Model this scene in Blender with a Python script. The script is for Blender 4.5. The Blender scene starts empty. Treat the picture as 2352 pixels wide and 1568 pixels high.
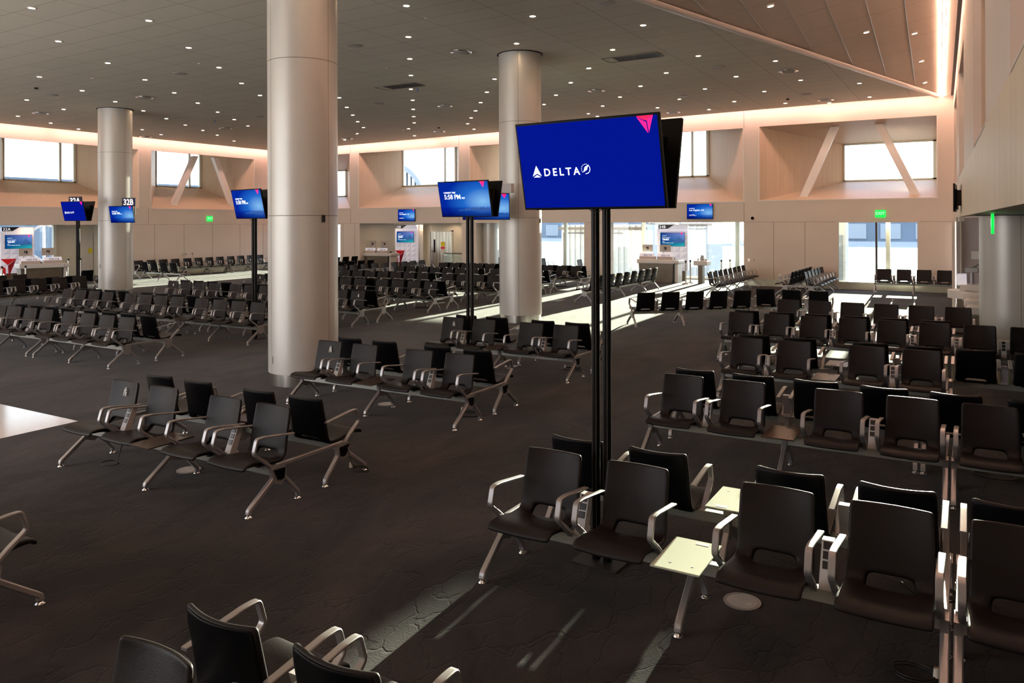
import bpy, bmesh, math, random
from mathutils import Vector, Matrix
random.seed(7)
SC = bpy.context.scene
COL = SC.collection
PI = math.pi
R = math.radians

# ------------------------------------------------------------------ camera, sky, sun, exposure
cam_d = bpy.data.cameras.new('camera')
cam = bpy.data.objects.new('camera', cam_d)
COL.objects.link(cam)
cam_d.sensor_width = 36.0
cam_d.lens = 36.0 * 1790 / 2352
cam_d.shift_y = -272.8 / 2352
cam_d.clip_start = 0.05
cam_d.clip_end = 2000
cam.matrix_world = (Matrix.Translation((0, 0, 2.7)) @ Matrix.Rotation(R(30.5), 4, 'Z')
                    @ Matrix.Rotation(R(90), 4, 'X') @ Matrix.Rotation(-.0035, 4, 'Z'))
SC.camera = cam

wd = bpy.data.worlds.new('sky')
SC.world = wd
wd.use_nodes = True
nt = wd.node_tree
nt.nodes.clear()
wo = nt.nodes.new('ShaderNodeOutputWorld')
bg = nt.nodes.new('ShaderNodeBackground')
tc = nt.nodes.new('ShaderNodeTexCoord')
sx = nt.nodes.new('ShaderNodeSeparateXYZ')
rp = nt.nodes.new('ShaderNodeValToRGB')
rp.color_ramp.elements[0].position = 0.0
rp.color_ramp.elements[0].color = (1.0, .955, .90, 1)
rp.color_ramp.elements[1].position = 0.55
rp.color_ramp.elements[1].color = (0.55, .70, 1.0, 1)
nt.links.new(tc.outputs['Generated'], sx.inputs[0])
nt.links.new(sx.outputs['Z'], rp.inputs[0])
nt.links.new(rp.outputs[0], bg.inputs[0])
bg.inputs[1].default_value = 3.4
nt.links.new(bg.outputs[0], wo.inputs[0])

sun_d = bpy.data.lights.new('sun', 'SUN')
sun = bpy.data.objects.new('sun', sun_d)
COL.objects.link(sun)
sun_d.energy = 31.0
sun_d.color = (1.0, .92, .70)
sun_d.angle = R(0.55)
sdir = Vector((.041, -1.0, -.14))
sun.rotation_euler = sdir.to_track_quat('-Z', 'Y').to_euler()
sun.location = (0, 60, 12)

SC.view_settings.view_transform = 'Standard'
SC.view_settings.look = 'None'
SC.view_settings.exposure = 0.5
SC.view_settings.gamma = 1.0
SC.view_settings.use_curve_mapping = False
SC.cycles.use_denoising = True
SC.cycles.max_bounces = 8
SC.cycles.diffuse_bounces = 5
SC.cycles.glossy_bounces = 4
SC.cycles.transmission_bounces = 6
SC.cycles.transparent_max_bounces = 10
SC.cycles.sample_clamp_indirect = 6.0
SC.cycles.caustics_reflective = False
SC.cycles.caustics_refractive = False


# ------------------------------------------------------------------ materials
def mat(name, col, rough=.5, metal=0., emit=None, es=0., spec=.5, coat=0., sheen=0.):
    m = bpy.data.materials.new(name)
    m.use_nodes = True
    b = m.node_tree.nodes['Principled BSDF']
    b.inputs['Base Color'].default_value = (*col, 1)
    b.inputs['Roughness'].default_value = rough
    b.inputs['Metallic'].default_value = metal
    b.inputs['Specular IOR Level'].default_value = spec
    if coat:
        b.inputs['Coat Weight'].default_value = coat
        b.inputs['Coat Roughness'].default_value = .15
    if sheen:
        b.inputs['Sheen Weight'].default_value = sheen
        b.inputs['Sheen Roughness'].default_value = .5
    if emit:
        b.inputs['Emission Color'].default_value = (*emit, 1)
        b.inputs['Emission Strength'].default_value = es
    return m


def N(m, t, **k):
    n = m.node_tree.nodes.new(t)
    for a, v in k.items():
        setattr(n, a, v)
    return n


def L(m, a, b):
    m.node_tree.links.new(a, b)


def noise_mod(m, scale, lo, hi, detail=3., vec='Object', stretch=None, bump=0., bscale=None):
    """multiply the base colour by a noise ramp, optional bump"""
    b = m.node_tree.nodes['Principled BSDF']
    c = tuple(b.inputs['Base Color'].default_value)
    tcn = N(m, 'ShaderNodeTexCoord')
    mp = N(m, 'ShaderNodeMapping')
    if stretch:
        mp.inputs['Scale'].default_value = stretch
    L(m, tcn.outputs[vec], mp.inputs[0])
    nz = N(m, 'ShaderNodeTexNoise')
    nz.inputs['Scale'].default_value = scale
    nz.inputs['Detail'].default_value = detail
    L(m, mp.outputs[0], nz.inputs['Vector'])
    cr = N(m, 'ShaderNodeValToRGB')
    cr.color_ramp.elements[0].position = .3
    cr.color_ramp.elements[1].position = .7
    cr.color_ramp.elements[0].color = (c[0]*lo, c[1]*lo, c[2]*lo, 1)
    cr.color_ramp.elements[1].color = (c[0]*hi, c[1]*hi, c[2]*hi, 1)
    L(m, nz.outputs[0], cr.inputs[0])
    L(m, cr.outputs[0], b.inputs['Base Color'])
    if bump:
        bp = N(m, 'ShaderNodeBump')
        bp.inputs['Strength'].default_value = bump
        bp.inputs['Distance'].default_value = .01
        if bscale:
            n2 = N(m, 'ShaderNodeTexNoise')
            n2.inputs['Scale'].default_value = bscale
            L(m, mp.outputs[0], n2.inputs['Vector'])
            L(m, n2.outputs[0], bp.inputs['Height'])
        else:
            L(m, nz.outputs[0], bp.inputs['Height'])
        L(m, bp.outputs[0], b.inputs['Normal'])
    return m


def carpet_mat():
    m = mat('carpet', (.05, .038, .034), rough=.95, spec=.12, sheen=.12)
    b = m.node_tree.nodes['Principled BSDF']
    tcn = N(m, 'ShaderNodeTexCoord')
    mp = N(m, 'ShaderNodeMapping')
    mp.inputs['Scale'].default_value = (1, .55, 1)
    L(m, tcn.outputs['Object'], mp.inputs[0])
    n1 = N(m, 'ShaderNodeTexNoise')
    n1.inputs['Scale'].default_value = 1.1
    n1.inputs['Detail'].default_value = 8
    n1.inputs['Roughness'].default_value = .62
    n1.inputs['Distortion'].default_value = .8
    L(m, mp.outputs[0], n1.inputs['Vector'])
    cr = N(m, 'ShaderNodeValToRGB')
    cr.color_ramp.elements[0].position = .40
    cr.color_ramp.elements[1].position = .66
    cr.color_ramp.elements[0].color = (.0058, .0042, .0043, 1)
    cr.color_ramp.elements[1].color = (.036, .0265, .0250, 1)
    L(m, n1.outputs[0], cr.inputs[0])
    # creases like cracked stone, woven into the pile
    n2 = N(m, 'ShaderNodeTexNoise')
    n2.inputs['Scale'].default_value = 1.6
    n2.inputs['Detail'].default_value = 4
    L(m, mp.outputs[0], n2.inputs['Vector'])
    mx = N(m, 'ShaderNodeMixRGB')
    mx.inputs[0].default_value = .55
    L(m, mp.outputs[0], mx.inputs[1])
    L(m, n2.outputs['Color'], mx.inputs[2])
    vo = N(m, 'ShaderNodeTexVoronoi', feature='DISTANCE_TO_EDGE')
    vo.inputs['Scale'].default_value = 5.5
    L(m, mx.outputs[0], vo.inputs['Vector'])
    c2 = N(m, 'ShaderNodeValToRGB')
    c2.color_ramp.elements[0].position = .0
    c2.color_ramp.elements[1].position = .03
    c2.color_ramp.elements[0].color = (.66, .66, .66, 1)
    c2.color_ramp.elements[1].color = (1, 1, 1, 1)
    L(m, vo.outputs['Distance'], c2.inputs[0])
    n3 = N(m, 'ShaderNodeTexNoise')
    n3.inputs['Scale'].default_value = 60
    n3.inputs['Detail'].default_value = 3
    L(m, tcn.outputs['Object'], n3.inputs['Vector'])
    c3 = N(m, 'ShaderNodeValToRGB')
    c3.color_ramp.elements[0].position = .3
    c3.color_ramp.elements[1].position = .7
    c3.color_ramp.elements[0].color = (.72, .72, .72, 1)
    c3.color_ramp.elements[1].color = (1.25, 1.25, 1.25, 1)
    L(m, n3.outputs[0], c3.inputs[0])
    m1 = N(m, 'ShaderNodeMixRGB', blend_type='MULTIPLY')
    m1.inputs[0].default_value = 1
    L(m, cr.outputs[0], m1.inputs[1]); L(m, c2.outputs[0], m1.inputs[2])
    m2 = N(m, 'ShaderNodeMixRGB', blend_type='MULTIPLY')
    m2.inputs[0].default_value = 1
    L(m, m1.outputs[0], m2.inputs[1]); L(m, c3.outputs[0], m2.inputs[2])
    L(m, m2.outputs[0], b.inputs['Base Color'])
    bp = N(m, 'ShaderNodeBump')
    bp.inputs['Strength'].default_value = .55
    bp.inputs['Distance'].default_value = .012
    L(m, c2.outputs[0], bp.inputs['Height'])
    bp2 = N(m, 'ShaderNodeBump')
    bp2.inputs['Strength'].default_value = .5
    bp2.inputs['Distance'].default_value = .004
    L(m, n3.outputs[0], bp2.inputs['Height'])
    L(m, bp.outputs[0], bp2.inputs['Normal'])
    L(m, bp2.outputs[0], b.inputs['Normal'])
    return m


def ceiling_mat():
    m = mat('ceiling_tile', (.40, .37, .33), rough=.8, spec=.2)
    b = m.node_tree.nodes['Principled BSDF']
    tcn = N(m, 'ShaderNodeTexCoord')
    mp = N(m, 'ShaderNodeMapping')
    mp.inputs['Location'].default_value = (.2, .02, 0)
    L(m, tcn.outputs['Object'], mp.inputs[0])
    br = N(m, 'ShaderNodeTexBrick')
    br.offset = 0
    br.inputs['Scale'].default_value = 1
    br.inputs['Brick Width'].default_value = 1.75
    br.inputs['Row Height'].default_value = .75
    br.inputs['Mortar Size'].default_value = .006
    br.inputs['Mortar Smooth'].default_value = .3
    br.inputs['Color1'].default_value = (.90, .85, .74, 1)
    br.inputs['Color2'].default_value = (.87, .82, .71, 1)
    br.inputs['Mortar'].default_value = (.34, .3, .24, 1)
    L(m, mp.outputs[0], br.inputs['Vector'])
    L(m, br.outputs[0], b.inputs['Base Color'])
    return m


M = {}
M['carpet'] = carpet_mat()
M['ceil'] = ceiling_mat()
M['ceil_bay'] = ceiling_mat()
for n_ in M['ceil_bay'].node_tree.nodes:
    if n_.type == 'TEX_BRICK':
        n_.inputs['Brick Width'].default_value = 60
        n_.inputs['Row Height'].default_value = 1.5
        n_.inputs['Color1'].default_value = (.88, .76, .66, 1)  # pink cast of the linear light put into the tile colour
        n_.inputs['Color2'].default_value = (.88, .76, .66, 1)
M['ceil_bay'].name = 'ceiling_tile_long'
M['wall'] = noise_mod(mat('wall_panel', (.76, .675, .61), rough=.55, spec=.3), .6, .97, 1.03)
M['wall_line'] = mat('wall_joint', (.25, .2, .17), rough=.7)
M['reveal'] = noise_mod(mat('embrasure_laminate', (.62, .475, .36), rough=.45, spec=.4), 2.0, .93, 1.05, stretch=(6, 6, .25))
M['trim'] = mat('white_trim', (.85, .80, .77), rough=.35)
M['base_steel'] = noise_mod(mat('kickplate_steel', (.62, .57, .46), rough=.32, metal=.85), 1.5, .85, 1.1)
M['steel'] = noise_mod(mat('brushed_steel', (.74, .70, .64), rough=.26, metal=1.), 9, .55, 1.15, stretch=(1, 1, .03))
M['column'] = noise_mod(mat('column_cladding', (.60, .585, .56), rough=.36, metal=.22), .8, .96, 1.04)
M['seam'] = mat('column_seam', (.16, .14, .12), rough=.7)
M['wood'] = noise_mod(mat('pale_laminate', (.74, .62, .46), rough=.5), 2.2, .88, 1.06, stretch=(5, 5, .2))
M['leather'] = mat('dark_leatherette', (.0120, .0088, .0092), rough=.45, spec=.20)
noise_mod(M['leather'], 160, .9, 1.1, bump=.12)
M['shell'] = mat('black_plastic', (.004, .004, .005), rough=.42, spec=.14)
M['alu'] = mat('silver_aluminium', (.36, .345, .35), rough=.36, metal=.6)
M['beam'] = mat('beam_paint', (.40, .40, .36), rough=.4, metal=.5)
M['chrome'] = mat('chrome', (.85, .85, .87), rough=.08, metal=1.)
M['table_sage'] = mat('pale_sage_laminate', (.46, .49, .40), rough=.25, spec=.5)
M['table_grey'] = mat('grey_laminate', (.17, .17, .155), rough=.3, spec=.5)
M['table'] = mat('glossy_brown_laminate', (.050, .028, .020), rough=.30, spec=.45, coat=.15)
M['white_plastic'] = mat('pale_grey_plastic', (.46, .45, .46), rough=.45)
M['socket'] = mat('black_socket', (.01, .01, .012), rough=.35)
M['icon'] = mat('white_print', (.72, .70, .68), rough=.6)
M['black'] = mat('black_gloss', (.003, .003, .0035), rough=.32, spec=.14)
M['black_matte'] = mat('black_matte', (.008, .008, .009), rough=.6)
M['cable'] = mat('black_cable', (.008, .008, .008), rough=.45)
M['plug'] = mat('white_plug', (.75, .73, .66), rough=.4)
M['brass'] = mat('brass_pin', (.7, .5, .15), rough=.3, metal=1)
M['terrazzo'] = noise_mod(mat('pale_terrazzo', (.60, .58, .57), rough=.12, spec=.5), 90, .9, 1.08)
M['frame_w'] = mat('pale_window_frame', (.72, .73, .66), rough=.35)
M['frame_d'] = mat('dark_bronze_frame', (.06, .045, .04), rough=.4)
M['counter_w'] = mat('white_counter', (.70, .66, .64), rough=.3)
M['counter_p'] = mat('pinkish_counter_panel', (.62, .50, .45), rough=.4)
M['counter_d'] = noise_mod(mat('bronze_counter_base', (.17, .135, .105), rough=.42, metal=.5), 3, .85, 1.1)
M['green'] = mat('green_exit_glow', (.0, .2, .02), emit=(.0, 1.0, .06), es=1.1)
M['green_l'] = mat('pale_green_letters', (.3, .9, .4), emit=(.25, 1.0, .4), es=1.0)
M['lamp'] = mat('downlight_glow', (1, 1, 1), emit=(1.0, .70, .42), es=150.)
M['lamp_ring'] = mat('downlight_ring', (.8, .75, .68), rough=.4)
M['cove'] = mat('cove_glow', (1, 1, 1), emit=(1.0, .58, .47), es=24.)
M['cove_w'] = mat('linear_light_glow', (1, 1, 1), emit=(1.0, .60, .44), es=24.)
M['red'] = mat('red_logo', (.50, .01, .012), rough=.35, emit=(.5, .0, .01), es=.25)
M['darkred'] = mat('dark_red_logo', (.22, .005, .01), rough=.35, emit=(.2, 0, .01), es=.2)
M['yellow'] = mat('yellow_notice', (.8, .68, .02), rough=.5)
M['tarmac'] = noise_mod(mat('pale_tarmac', (.24, .25, .26), rough=.9), .02, .8, 1.1, stretch=(.3, 1, 1))
M['far'] = noise_mod(mat('hazy_building', (.13, .17, .22), rough=.8), .05, .8, 1.15)
M['bridge'] = mat('jet_bridge_metal', (.30, .33, .36), rough=.5)
M['van'] = mat('white_van_paint', (.8, .8, .82), rough=.3)
M['tyre'] = mat('tyre', (.03, .03, .03), rough=.8)
M['winglass'] = mat('van_glass', (.05, .08, .12), rough=.1)
M['hiviz'] = mat('lime_green', (.3, .7, .1), rough=.6)


def glass_mat():
    m = bpy.data.materials.new('window_glass')
    m.use_nodes = True
    t = m.node_tree
    t.nodes.clear()
    o = t.nodes.new('ShaderNodeOutputMaterial')
    mx = t.nodes.new('ShaderNodeMixShader')
    tr = t.nodes.new('ShaderNodeBsdfTransparent')
    tr.inputs[0].default_value = (.90, .95, .95, 1)
    gl = t.nodes.new('ShaderNodeBsdfGlossy')
    gl.inputs['Roughness'].default_value = .02
    mx.inputs[0].default_value = .06
    t.links.new(tr.outputs[0], mx.inputs[1])
    t.links.new(gl.outputs[0], mx.inputs[2])
    t.links.new(mx.outputs[0], o.inputs[0])
    return m


M['glass'] = glass_mat()


def emit_grad(name, kind):
    """screen pictures: what the display itself shows"""
    m = bpy.data.materials.new(name)
    m.use_nodes = True
    t = m.node_tree
    b = t.nodes['Principled BSDF']
    b.inputs['Base Color'].default_value = (.002, .002, .004, 1)
    b.inputs['Roughness'].default_value = .45
    b.inputs['Specular IOR Level'].default_value = .0
    uv = N(m, 'ShaderNodeTexCoord')
    sp = N(m, 'ShaderNodeSeparateXYZ')
    L(m, uv.outputs['UV'], sp.inputs[0])
    if kind == 'plain':
        b.inputs['Emission Color'].default_value = (.0, .006, .235, 1)
        b.inputs['Emission Strength'].default_value = .85
        return m
    if kind == 'time':
        # blue sky glow at the right, sea below, a dark shore line
        mp = N(m, 'ShaderNodeMapping')
        mp.inputs['Location'].default_value = (-.86, -.42, 0)
        L(m, uv.outputs['UV'], mp.inputs[0])
        ln = N(m, 'ShaderNodeVectorMath', operation='LENGTH')
        L(m, mp.outputs[0], ln.inputs[0])
        cr = N(m, 'ShaderNodeValToRGB')
        e = cr.color_ramp.elements
        e[0].position = .0; e[0].color = (.16, .36, .62, 1)
        e[1].position = .75; e[1].color = (.0, .015, .24, 1)
        k = e.new(.38); k.color = (.01, .10, .42, 1)
        L(m, ln.outputs['Value'], cr.inputs[0])
        c2 = N(m, 'ShaderNodeValToRGB')
        c2.color_ramp.interpolation = 'EASE'
        q = c2.color_ramp.elements
        q[0].position = .0; q[0].color = (.0, .02, .2, 1)
        q[1].position = .30; q[1].color = (1, 1, 1, 1)
        k = q.new(.22); k.color = (.25, .4, .7, 1)
        L(m, sp.outputs['Y'], c2.inputs[0])
        nz = N(m, 'ShaderNodeTexNoise')
        nz.inputs['Scale'].default_value = 22
        L(m, uv.outputs['UV'], nz.inputs['Vector'])
        mt = N(m, 'ShaderNodeMixRGB', blend_type='MULTIPLY')
        mt.inputs[0].default_value = .8
        L(m, cr.outputs[0], mt.inputs[1]); L(m, c2.outputs[0], mt.inputs[2])
        L(m, mt.outputs[0], b.inputs['Emission Color'])
        b.inputs['Emission Strength'].default_value = 1.0
        return m
    # 'tahiti' : dusk sky over green water; the mountain is mesh
    cr = N(m, 'ShaderNodeValToRGB')
    e = cr.color_ramp.elements
    e[0].position = .0; e[0].color = (.02, .32, .33, 1)
    e[1].position = 1.; e[1].color = (.16, .17, .42, 1)
    k = e.new(.28); k.color = (.01, .16, .24, 1)
    k = e.new(.33); k.color = (.03, .12, .30, 1)
    k = e.new(.75); k.color = (.10, .18, .45, 1)
    L(m, sp.outputs['Y'], cr.inputs[0])
    c2 = N(m, 'ShaderNodeValToRGB')
    q = c2.color_ramp.elements
    q[0].position = .15; q[0].color = (.0, .03, .16, 1)
    q[1].position = .75; q[1].color = (1, 1, 1, 1)
    L(m, sp.outputs['X'], c2.inputs[0])
    mt = N(m, 'ShaderNodeMixRGB', blend_type='MIX')
    L(m, sp.outputs['X'], mt.inputs[0])
    mt.inputs[1].default_value = (.0, .035, .16, 1)
    L(m, cr.outputs[0], mt.inputs[2])
    L(m, mt.outputs[0], b.inputs['Emission Color'])
    b.inputs['Emission Strength'].default_value = 1.0
    return m


M['scr_plain'] = emit_grad('screen_plain_blue', 'plain')
M['scr_time'] = emit_grad('screen_blue_shore', 'time')
M['scr_tahiti'] = emit_grad('screen_tropical', 'tahiti')
M['txt'] = mat('screen_white', (.8, .8, .8), emit=(.75, .85, 1.0), es=1.0)
M['txt_dim'] = mat('screen_pale_blue', (.5, .6, .8), emit=(.2, .35, .8), es=.8)
M['pink'] = mat('screen_pink_red', (.7, .0, .1), emit=(1.0, .0, .06), es=1.0)
M['pink2'] = mat('screen_magenta', (.5, .0, .2), emit=(.75, .0, .18), es=1.0)
M['mount'] = mat('screen_mountain', (.02, .05, .12), emit=(.012, .06, .19), es=1.0)
M['shore'] = mat('screen_shore', (.01, .03, .1), emit=(.004, .05, .22), es=1.0)
M['sign_navy'] = mat('sign_navy', (.01, .012, .05), rough=.3)
M['sign_black'] = mat('sign_black', (.015, .015, .02), rough=.4)
M['sign_white'] = mat('sign_white', (.8, .8, .8), emit=(.9, .85, .9), es=.6)
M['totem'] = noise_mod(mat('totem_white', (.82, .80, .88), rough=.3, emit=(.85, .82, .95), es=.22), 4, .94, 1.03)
M['blue_tag'] = mat('blue_tag', (.03, .12, .4), rough=.5)
M['fabric'] = mat('vent_grille', (.5, .46, .43), rough=.5)
M['beige'] = mat('monitor_beige', (.50, .44, .38), rough=.5)
M['greypanel'] = mat('grey_lilac_wall', (.42, .38, .40), rough=.6)
M['alcove'] = mat('alcove_wall', (.74, .70, .61), rough=.55)


# ------------------------------------------------------------------ mesh helpers
class MB:
    """collects shapes into one mesh"""
    def __init__(s):
        s.v = []; s.f = []; s.smooth = False; s.mi = []; s.cur = 0

    def add(s, vs, fs):
        o = len(s.v)
        s.v += [tuple(v) for v in vs]
        s.f += [tuple(i + o for i in f) for f in fs]
        s.mi += [s.cur] * len(fs)
        return s

    def box(s, a, b):
        x0, y0, z0 = a; x1, y1, z1 = b
        if x0 > x1: x0, x1 = x1, x0
        if y0 > y1: y0, y1 = y1, y0
        if z0 > z1: z0, z1 = z1, z0
        return s.add([(x0, y0, z0), (x1, y0, z0), (x1, y1, z0), (x0, y1, z0), (x0, y0, z1), (x1, y0, z1), (x1, y1, z1), (x0, y1, z1)],
                     [(0, 3, 2, 1), (4, 5, 6, 7), (0, 1, 5, 4), (1, 2, 6, 5), (2, 3, 7, 6), (3, 0, 4, 7)])

    def cbox(s, a, b, c=.004):
        """box with chamfered edges"""
        x0, y0, z0 = a; x1, y1, z1 = b
        c = min(c, abs(x1-x0)*.45, abs(y1-y0)*.45, abs(z1-z0)*.45)
        bm = bmesh.new()
        bmesh.ops.create_cube(bm, size=1)
        for v in bm.verts:
            v.co = ((x0+x1)/2 + v.co.x*abs(x1-x0), (y0+y1)/2 + v.co.y*abs(y1-y0), (z0+z1)/2 + v.co.z*abs(z1-z0))
        bmesh.ops.bevel(bm, geom=bm.edges[:], offset=c, segments=1, affect='EDGES')
        bm.verts.index_update()
        s.add([v.co[:] for v in bm.verts], [[v.index for v in f.verts] for f in bm.faces])
        bm.free()
        return s

    def quad(s, *p):
        return s.add(p, [tuple(range(len(p)))])

    def prism(s, poly, axis, a, b):
        """poly: 2D points; axis: extrusion axis 'x','y','z'"""
        n = len(poly)
        def mk(p, t):
            return {'x': (t, p[0], p[1]), 'y': (p[0], t, p[1]), 'z': (p[0], p[1], t)}[axis]
        vs = [mk(p, a) for p in poly] + [mk(p, b) for p in poly]
        fs = [tuple(range(n)), tuple(range(2*n-1, n-1, -1))]
        fs += [(i, n+i, n+(i+1) % n, (i+1) % n) for i in range(n)]
        return s.add(vs, fs)

    def cyl(s, c, r, z0, z1, n=24, r1=None, cap=True):
        r1 = r if r1 is None else r1
        vs = [(c[0]+r*math.cos(2*PI*i/n), c[1]+r*math.sin(2*PI*i/n), z0) for i in range(n)]
        vs += [(c[0]+r1*math.cos(2*PI*i/n), c[1]+r1*math.sin(2*PI*i/n), z1) for i in range(n)]
        fs = [(i, (i+1) % n, n+(i+1) % n, n+i) for i in range(n)]
        if cap:
            fs += [tuple(range(n-1, -1, -1)), tuple(range(n, 2*n))]
        return s.add(vs, fs)

    def lathe(s, c, prof, n=20):
        k = len(prof)
        vs = []
        for (r, z) in prof:
            vs += [(c[0]+r*math.cos(2*PI*i/n), c[1]+r*math.sin(2*PI*i/n), c[2]+z) for i in range(n)]
        fs = []
        for j in range(k-1):
            fs += [(j*n+i, j*n+(i+1) % n, (j+1)*n+(i+1) % n, (j+1)*n+i) for i in range(n)]
        fs += [tuple(range(n-1, -1, -1)), tuple(range((k-1)*n, k*n))]
        return s.add(vs, fs)

    def tube(s, pts, r, n=8):
        pts = [Vector(p) for p in pts]
        k = len(pts)
        vs = []
        up = Vector((0, 0, 1))
        for i, p in enumerate(pts):
            t = (pts[min(i+1, k-1)] - pts[max(i-1, 0)]).normalized()
            a = t.cross(up)
            if a.length < 1e-3: a = t.cross(Vector((1, 0, 0)))
            a.normalize(); b = t.cross(a)
            vs += [tuple(p + r*(a*math.cos(2*PI*j/n) + b*math.sin(2*PI*j/n))) for j in range(n)]
        fs = []
        for i in range(k-1):
            fs += [(i*n+j, i*n+(j+1) % n, (i+1)*n+(j+1) % n, (i+1)*n+j) for j in range(n)]
        fs += [tuple(range(n-1, -1, -1)), tuple(range((k-1)*n, k*n))]
        return s.add(vs, fs)

    def strap(s, pts, w, t, x0=0., c=.004, tw=None):
        """flat bar: path in the yz plane, width w along x, thickness t in the plane"""
        k = len(pts)
        P = [Vector((0, p[0], p[1])) for p in pts]
        vs = []
        for i in range(k):
            d = (P[min(i+1, k-1)] - P[max(i-1, 0)]).normalized()
            nrm = Vector((0, -d.z, d.y))
            th = t if tw is None else tw[i]
            if 0 < i < k-1:
                d1 = (P[i]-P[i-1]).normalized(); d2 = (P[i+1]-P[i]).normalized()
                ca = max(.5, math.sqrt(max(0., (1+d1.dot(d2))/2)))
                th = th / ca
            h, q = w/2, th/2
            for (a, b) in ((-h, -q+c), (-h+c, -q), (h-c, -q), (h, -q+c), (h, q-c), (h-c, q), (-h+c, q), (-h, q-c)):
                v = P[i] + nrm*b
                vs.append((x0+a, v.y, v.z))
        fs = []
        for i in range(k-1):
            fs += [(i*8+j, i*8+(j+1) % 8, (i+1)*8+(j+1) % 8, (i+1)*8+j) for j in range(8)]
        fs += [tuple(range(7, -1, -1)), tuple(range((k-1)*8, k*8))]
        return s.add(vs, fs)

    def mesh(s, name, mats, smooth=False, angle=None):
        me = bpy.data.meshes.new(name)
        me.from_pydata(s.v, [], s.f)
        if not isinstance(mats, (list, tuple)): mats = [mats]
        for m_ in mats: me.materials.append(M[m_] if isinstance(m_, str) else m_)
        for p, i in zip(me.polygons, s.mi): p.material_index = i
        bm = bmesh.new(); bm.from_mesh(me)
        bmesh.ops.recalc_face_normals(bm, faces=bm.faces[:])
        bm.to_mesh(me); bm.free()
        if smooth or angle:
            for p in me.polygons: p.use_smooth = True
            if angle:
                try:
                    me.set_sharp_from_angle(angle=R(angle))
                except Exception:
                    pass
        return me


def put(name, me, parent=None, mw=None, label=None):
    o = bpy.data.objects.new(name, me)
    COL.objects.link(o)
    if parent is not None: o.parent = parent
    if mw is not None: o.matrix_local = mw
    if label: o['label'] = label
    return o


def thing(name, label, cat, loc=(0, 0, 0), rz=0., group=None, me=None):
    o = bpy.data.objects.new(name, me)
    COL.objects.link(o)
    o.location = loc
    o.rotation_euler = (0, 0, rz)
    o['label'] = label
    o['category'] = cat
    if group: o['group'] = group
    return o


def struct(name, me):
    o = bpy.data.objects.new(name, me)
    COL.objects.link(o)
    o['kind'] = 'structure'
    return o


def T(x=0, y=0, z=0, rz=0, rx=0, ry=0):
    return Matrix.Translation((x, y, z)) @ Matrix.Rotation(rz, 4, 'Z') @ Matrix.Rotation(rx, 4, 'X') @ Matrix.Rotation(ry, 4, 'Y')


def round_path(pts, r=.03, n=4):
    out = [pts[0]]
    for i in range(1, len(pts)-1):
        a = Vector(pts[i-1]); b = Vector(pts[i]); c = Vector(pts[i+1])
        d1 = (a-b); d2 = (c-b)
        rr = min(r, d1.length*.45, d2.length*.45)
        p1 = b + d1.normalized()*rr; p2 = b + d2.normalized()*rr
        for k in range(n+1):
            t = k/n
            q = p1*(1-t)**2 + b*2*t*(1-t) + p2*t*t
            out.append(tuple(q))
    out.append(pts[-1])
    return out


def text_mesh(name, s, size, m_, align='LEFT', bold=0., spacing=1.0, depth=.0015):
    cu = bpy.data.curves.new(name, 'FONT')
    cu.body = s
    cu.size = size
    cu.align_x = align
    cu.extrude = depth
    cu.offset = bold
    cu.space_character = spacing
    cu.resolution_u = 3
    ob = bpy.data.objects.new(name, cu)
    COL.objects.link(ob)
    dg = bpy.context.evaluated_depsgraph_get()
    me = bpy.data.meshes.new_from_object(ob.evaluated_get(dg))
    me.materials.clear()
    me.materials.append(M[m_])
    bpy.data.objects.remove(ob)
    bpy.data.curves.remove(cu)
    return me


# ------------------------------------------------------------------ the shell of the room
def HC(x):
    return 7.4 if x > -4 else 7.4 + .0115*(x+4)


YC, XL = 33.55, -36.25          # wall_center plane, wall_left plane
YG, XG = 36.5, -39.4            # glazing planes of the gate recesses
ZP = 2.69                       # top of the lower panels
RWX = lambda y: .524 - .03202*y   # right wall plane (slightly turned)

b = MB(); b.quad((-46, -9, 0), (12, -9, 0), (12, 37.2, 0), (-46, 37.2, 0))
fl = struct('floor', b.mesh('floor', 'carpet'))
b = MB(); b.box((-46, -9, -.002), (-10.55, 6.18, .004))
struct('floor_pale_terrazzo', b.mesh('floor_terrazzo', 'terrazzo'))['label'] = 'pale polished terrazzo walkway'

# ceiling: one big board, a folded bay to the right of the diagonal beam, coves left open along the walls
CX0, CY1 = XL + .42, YC - .42
bA, bB = (-5.95, 15.4), (-1.05, CY1)          # beam line (near point, far point)
dx, dy = bB[0]-bA[0], bB[1]-bA[1]
def beam_x(y): return bA[0] + dx*(y-bA[1])/dy
b = MB()
xs = [CX0 + (i/12.)*(-4-CX0) for i in range(13)]
for i in range(12):
    x0, x1 = xs[i], xs[i+1]
    for (y0, y1) in ((-9, CY1),):
        if x1 <= beam_x(-9) or True:
            # clip against the beam line
            pts = [(x0, y0), (x1, y0), (x1, y1), (x0, y1)]
            poly = []
            for k in range(4):
                p, q = pts[k], pts[(k+1) % 4]
                sp_ = beam_x(p[1]) - p[0]; sq = beam_x(q[1]) - q[0]
                if sp_ >= 0: poly.append(p)
                if sp_*sq < 0:
                    t = sp_/(sp_-sq)
                    poly.append((p[0]+(q[0]-p[0])*t, p[1]+(q[1]-p[1])*t))
            if len(poly) >= 3:
                b.quad(*[(p[0], p[1], HC(p[0])) for p in poly])
b.quad((-4, bA[1] + (-4-bA[0])*dy/dx, 7.4), (bB[0], bB[1], 7.4), (-4, CY1, 7.4))
struct('ceiling', b.mesh('ceiling', 'ceil'))
b = MB(); b.box((-47, -9.2, 9.4), (13, 38, 9.6))
struct('ceiling_roof_deck', b.mesh('roof_deck', 'wall'))
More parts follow.
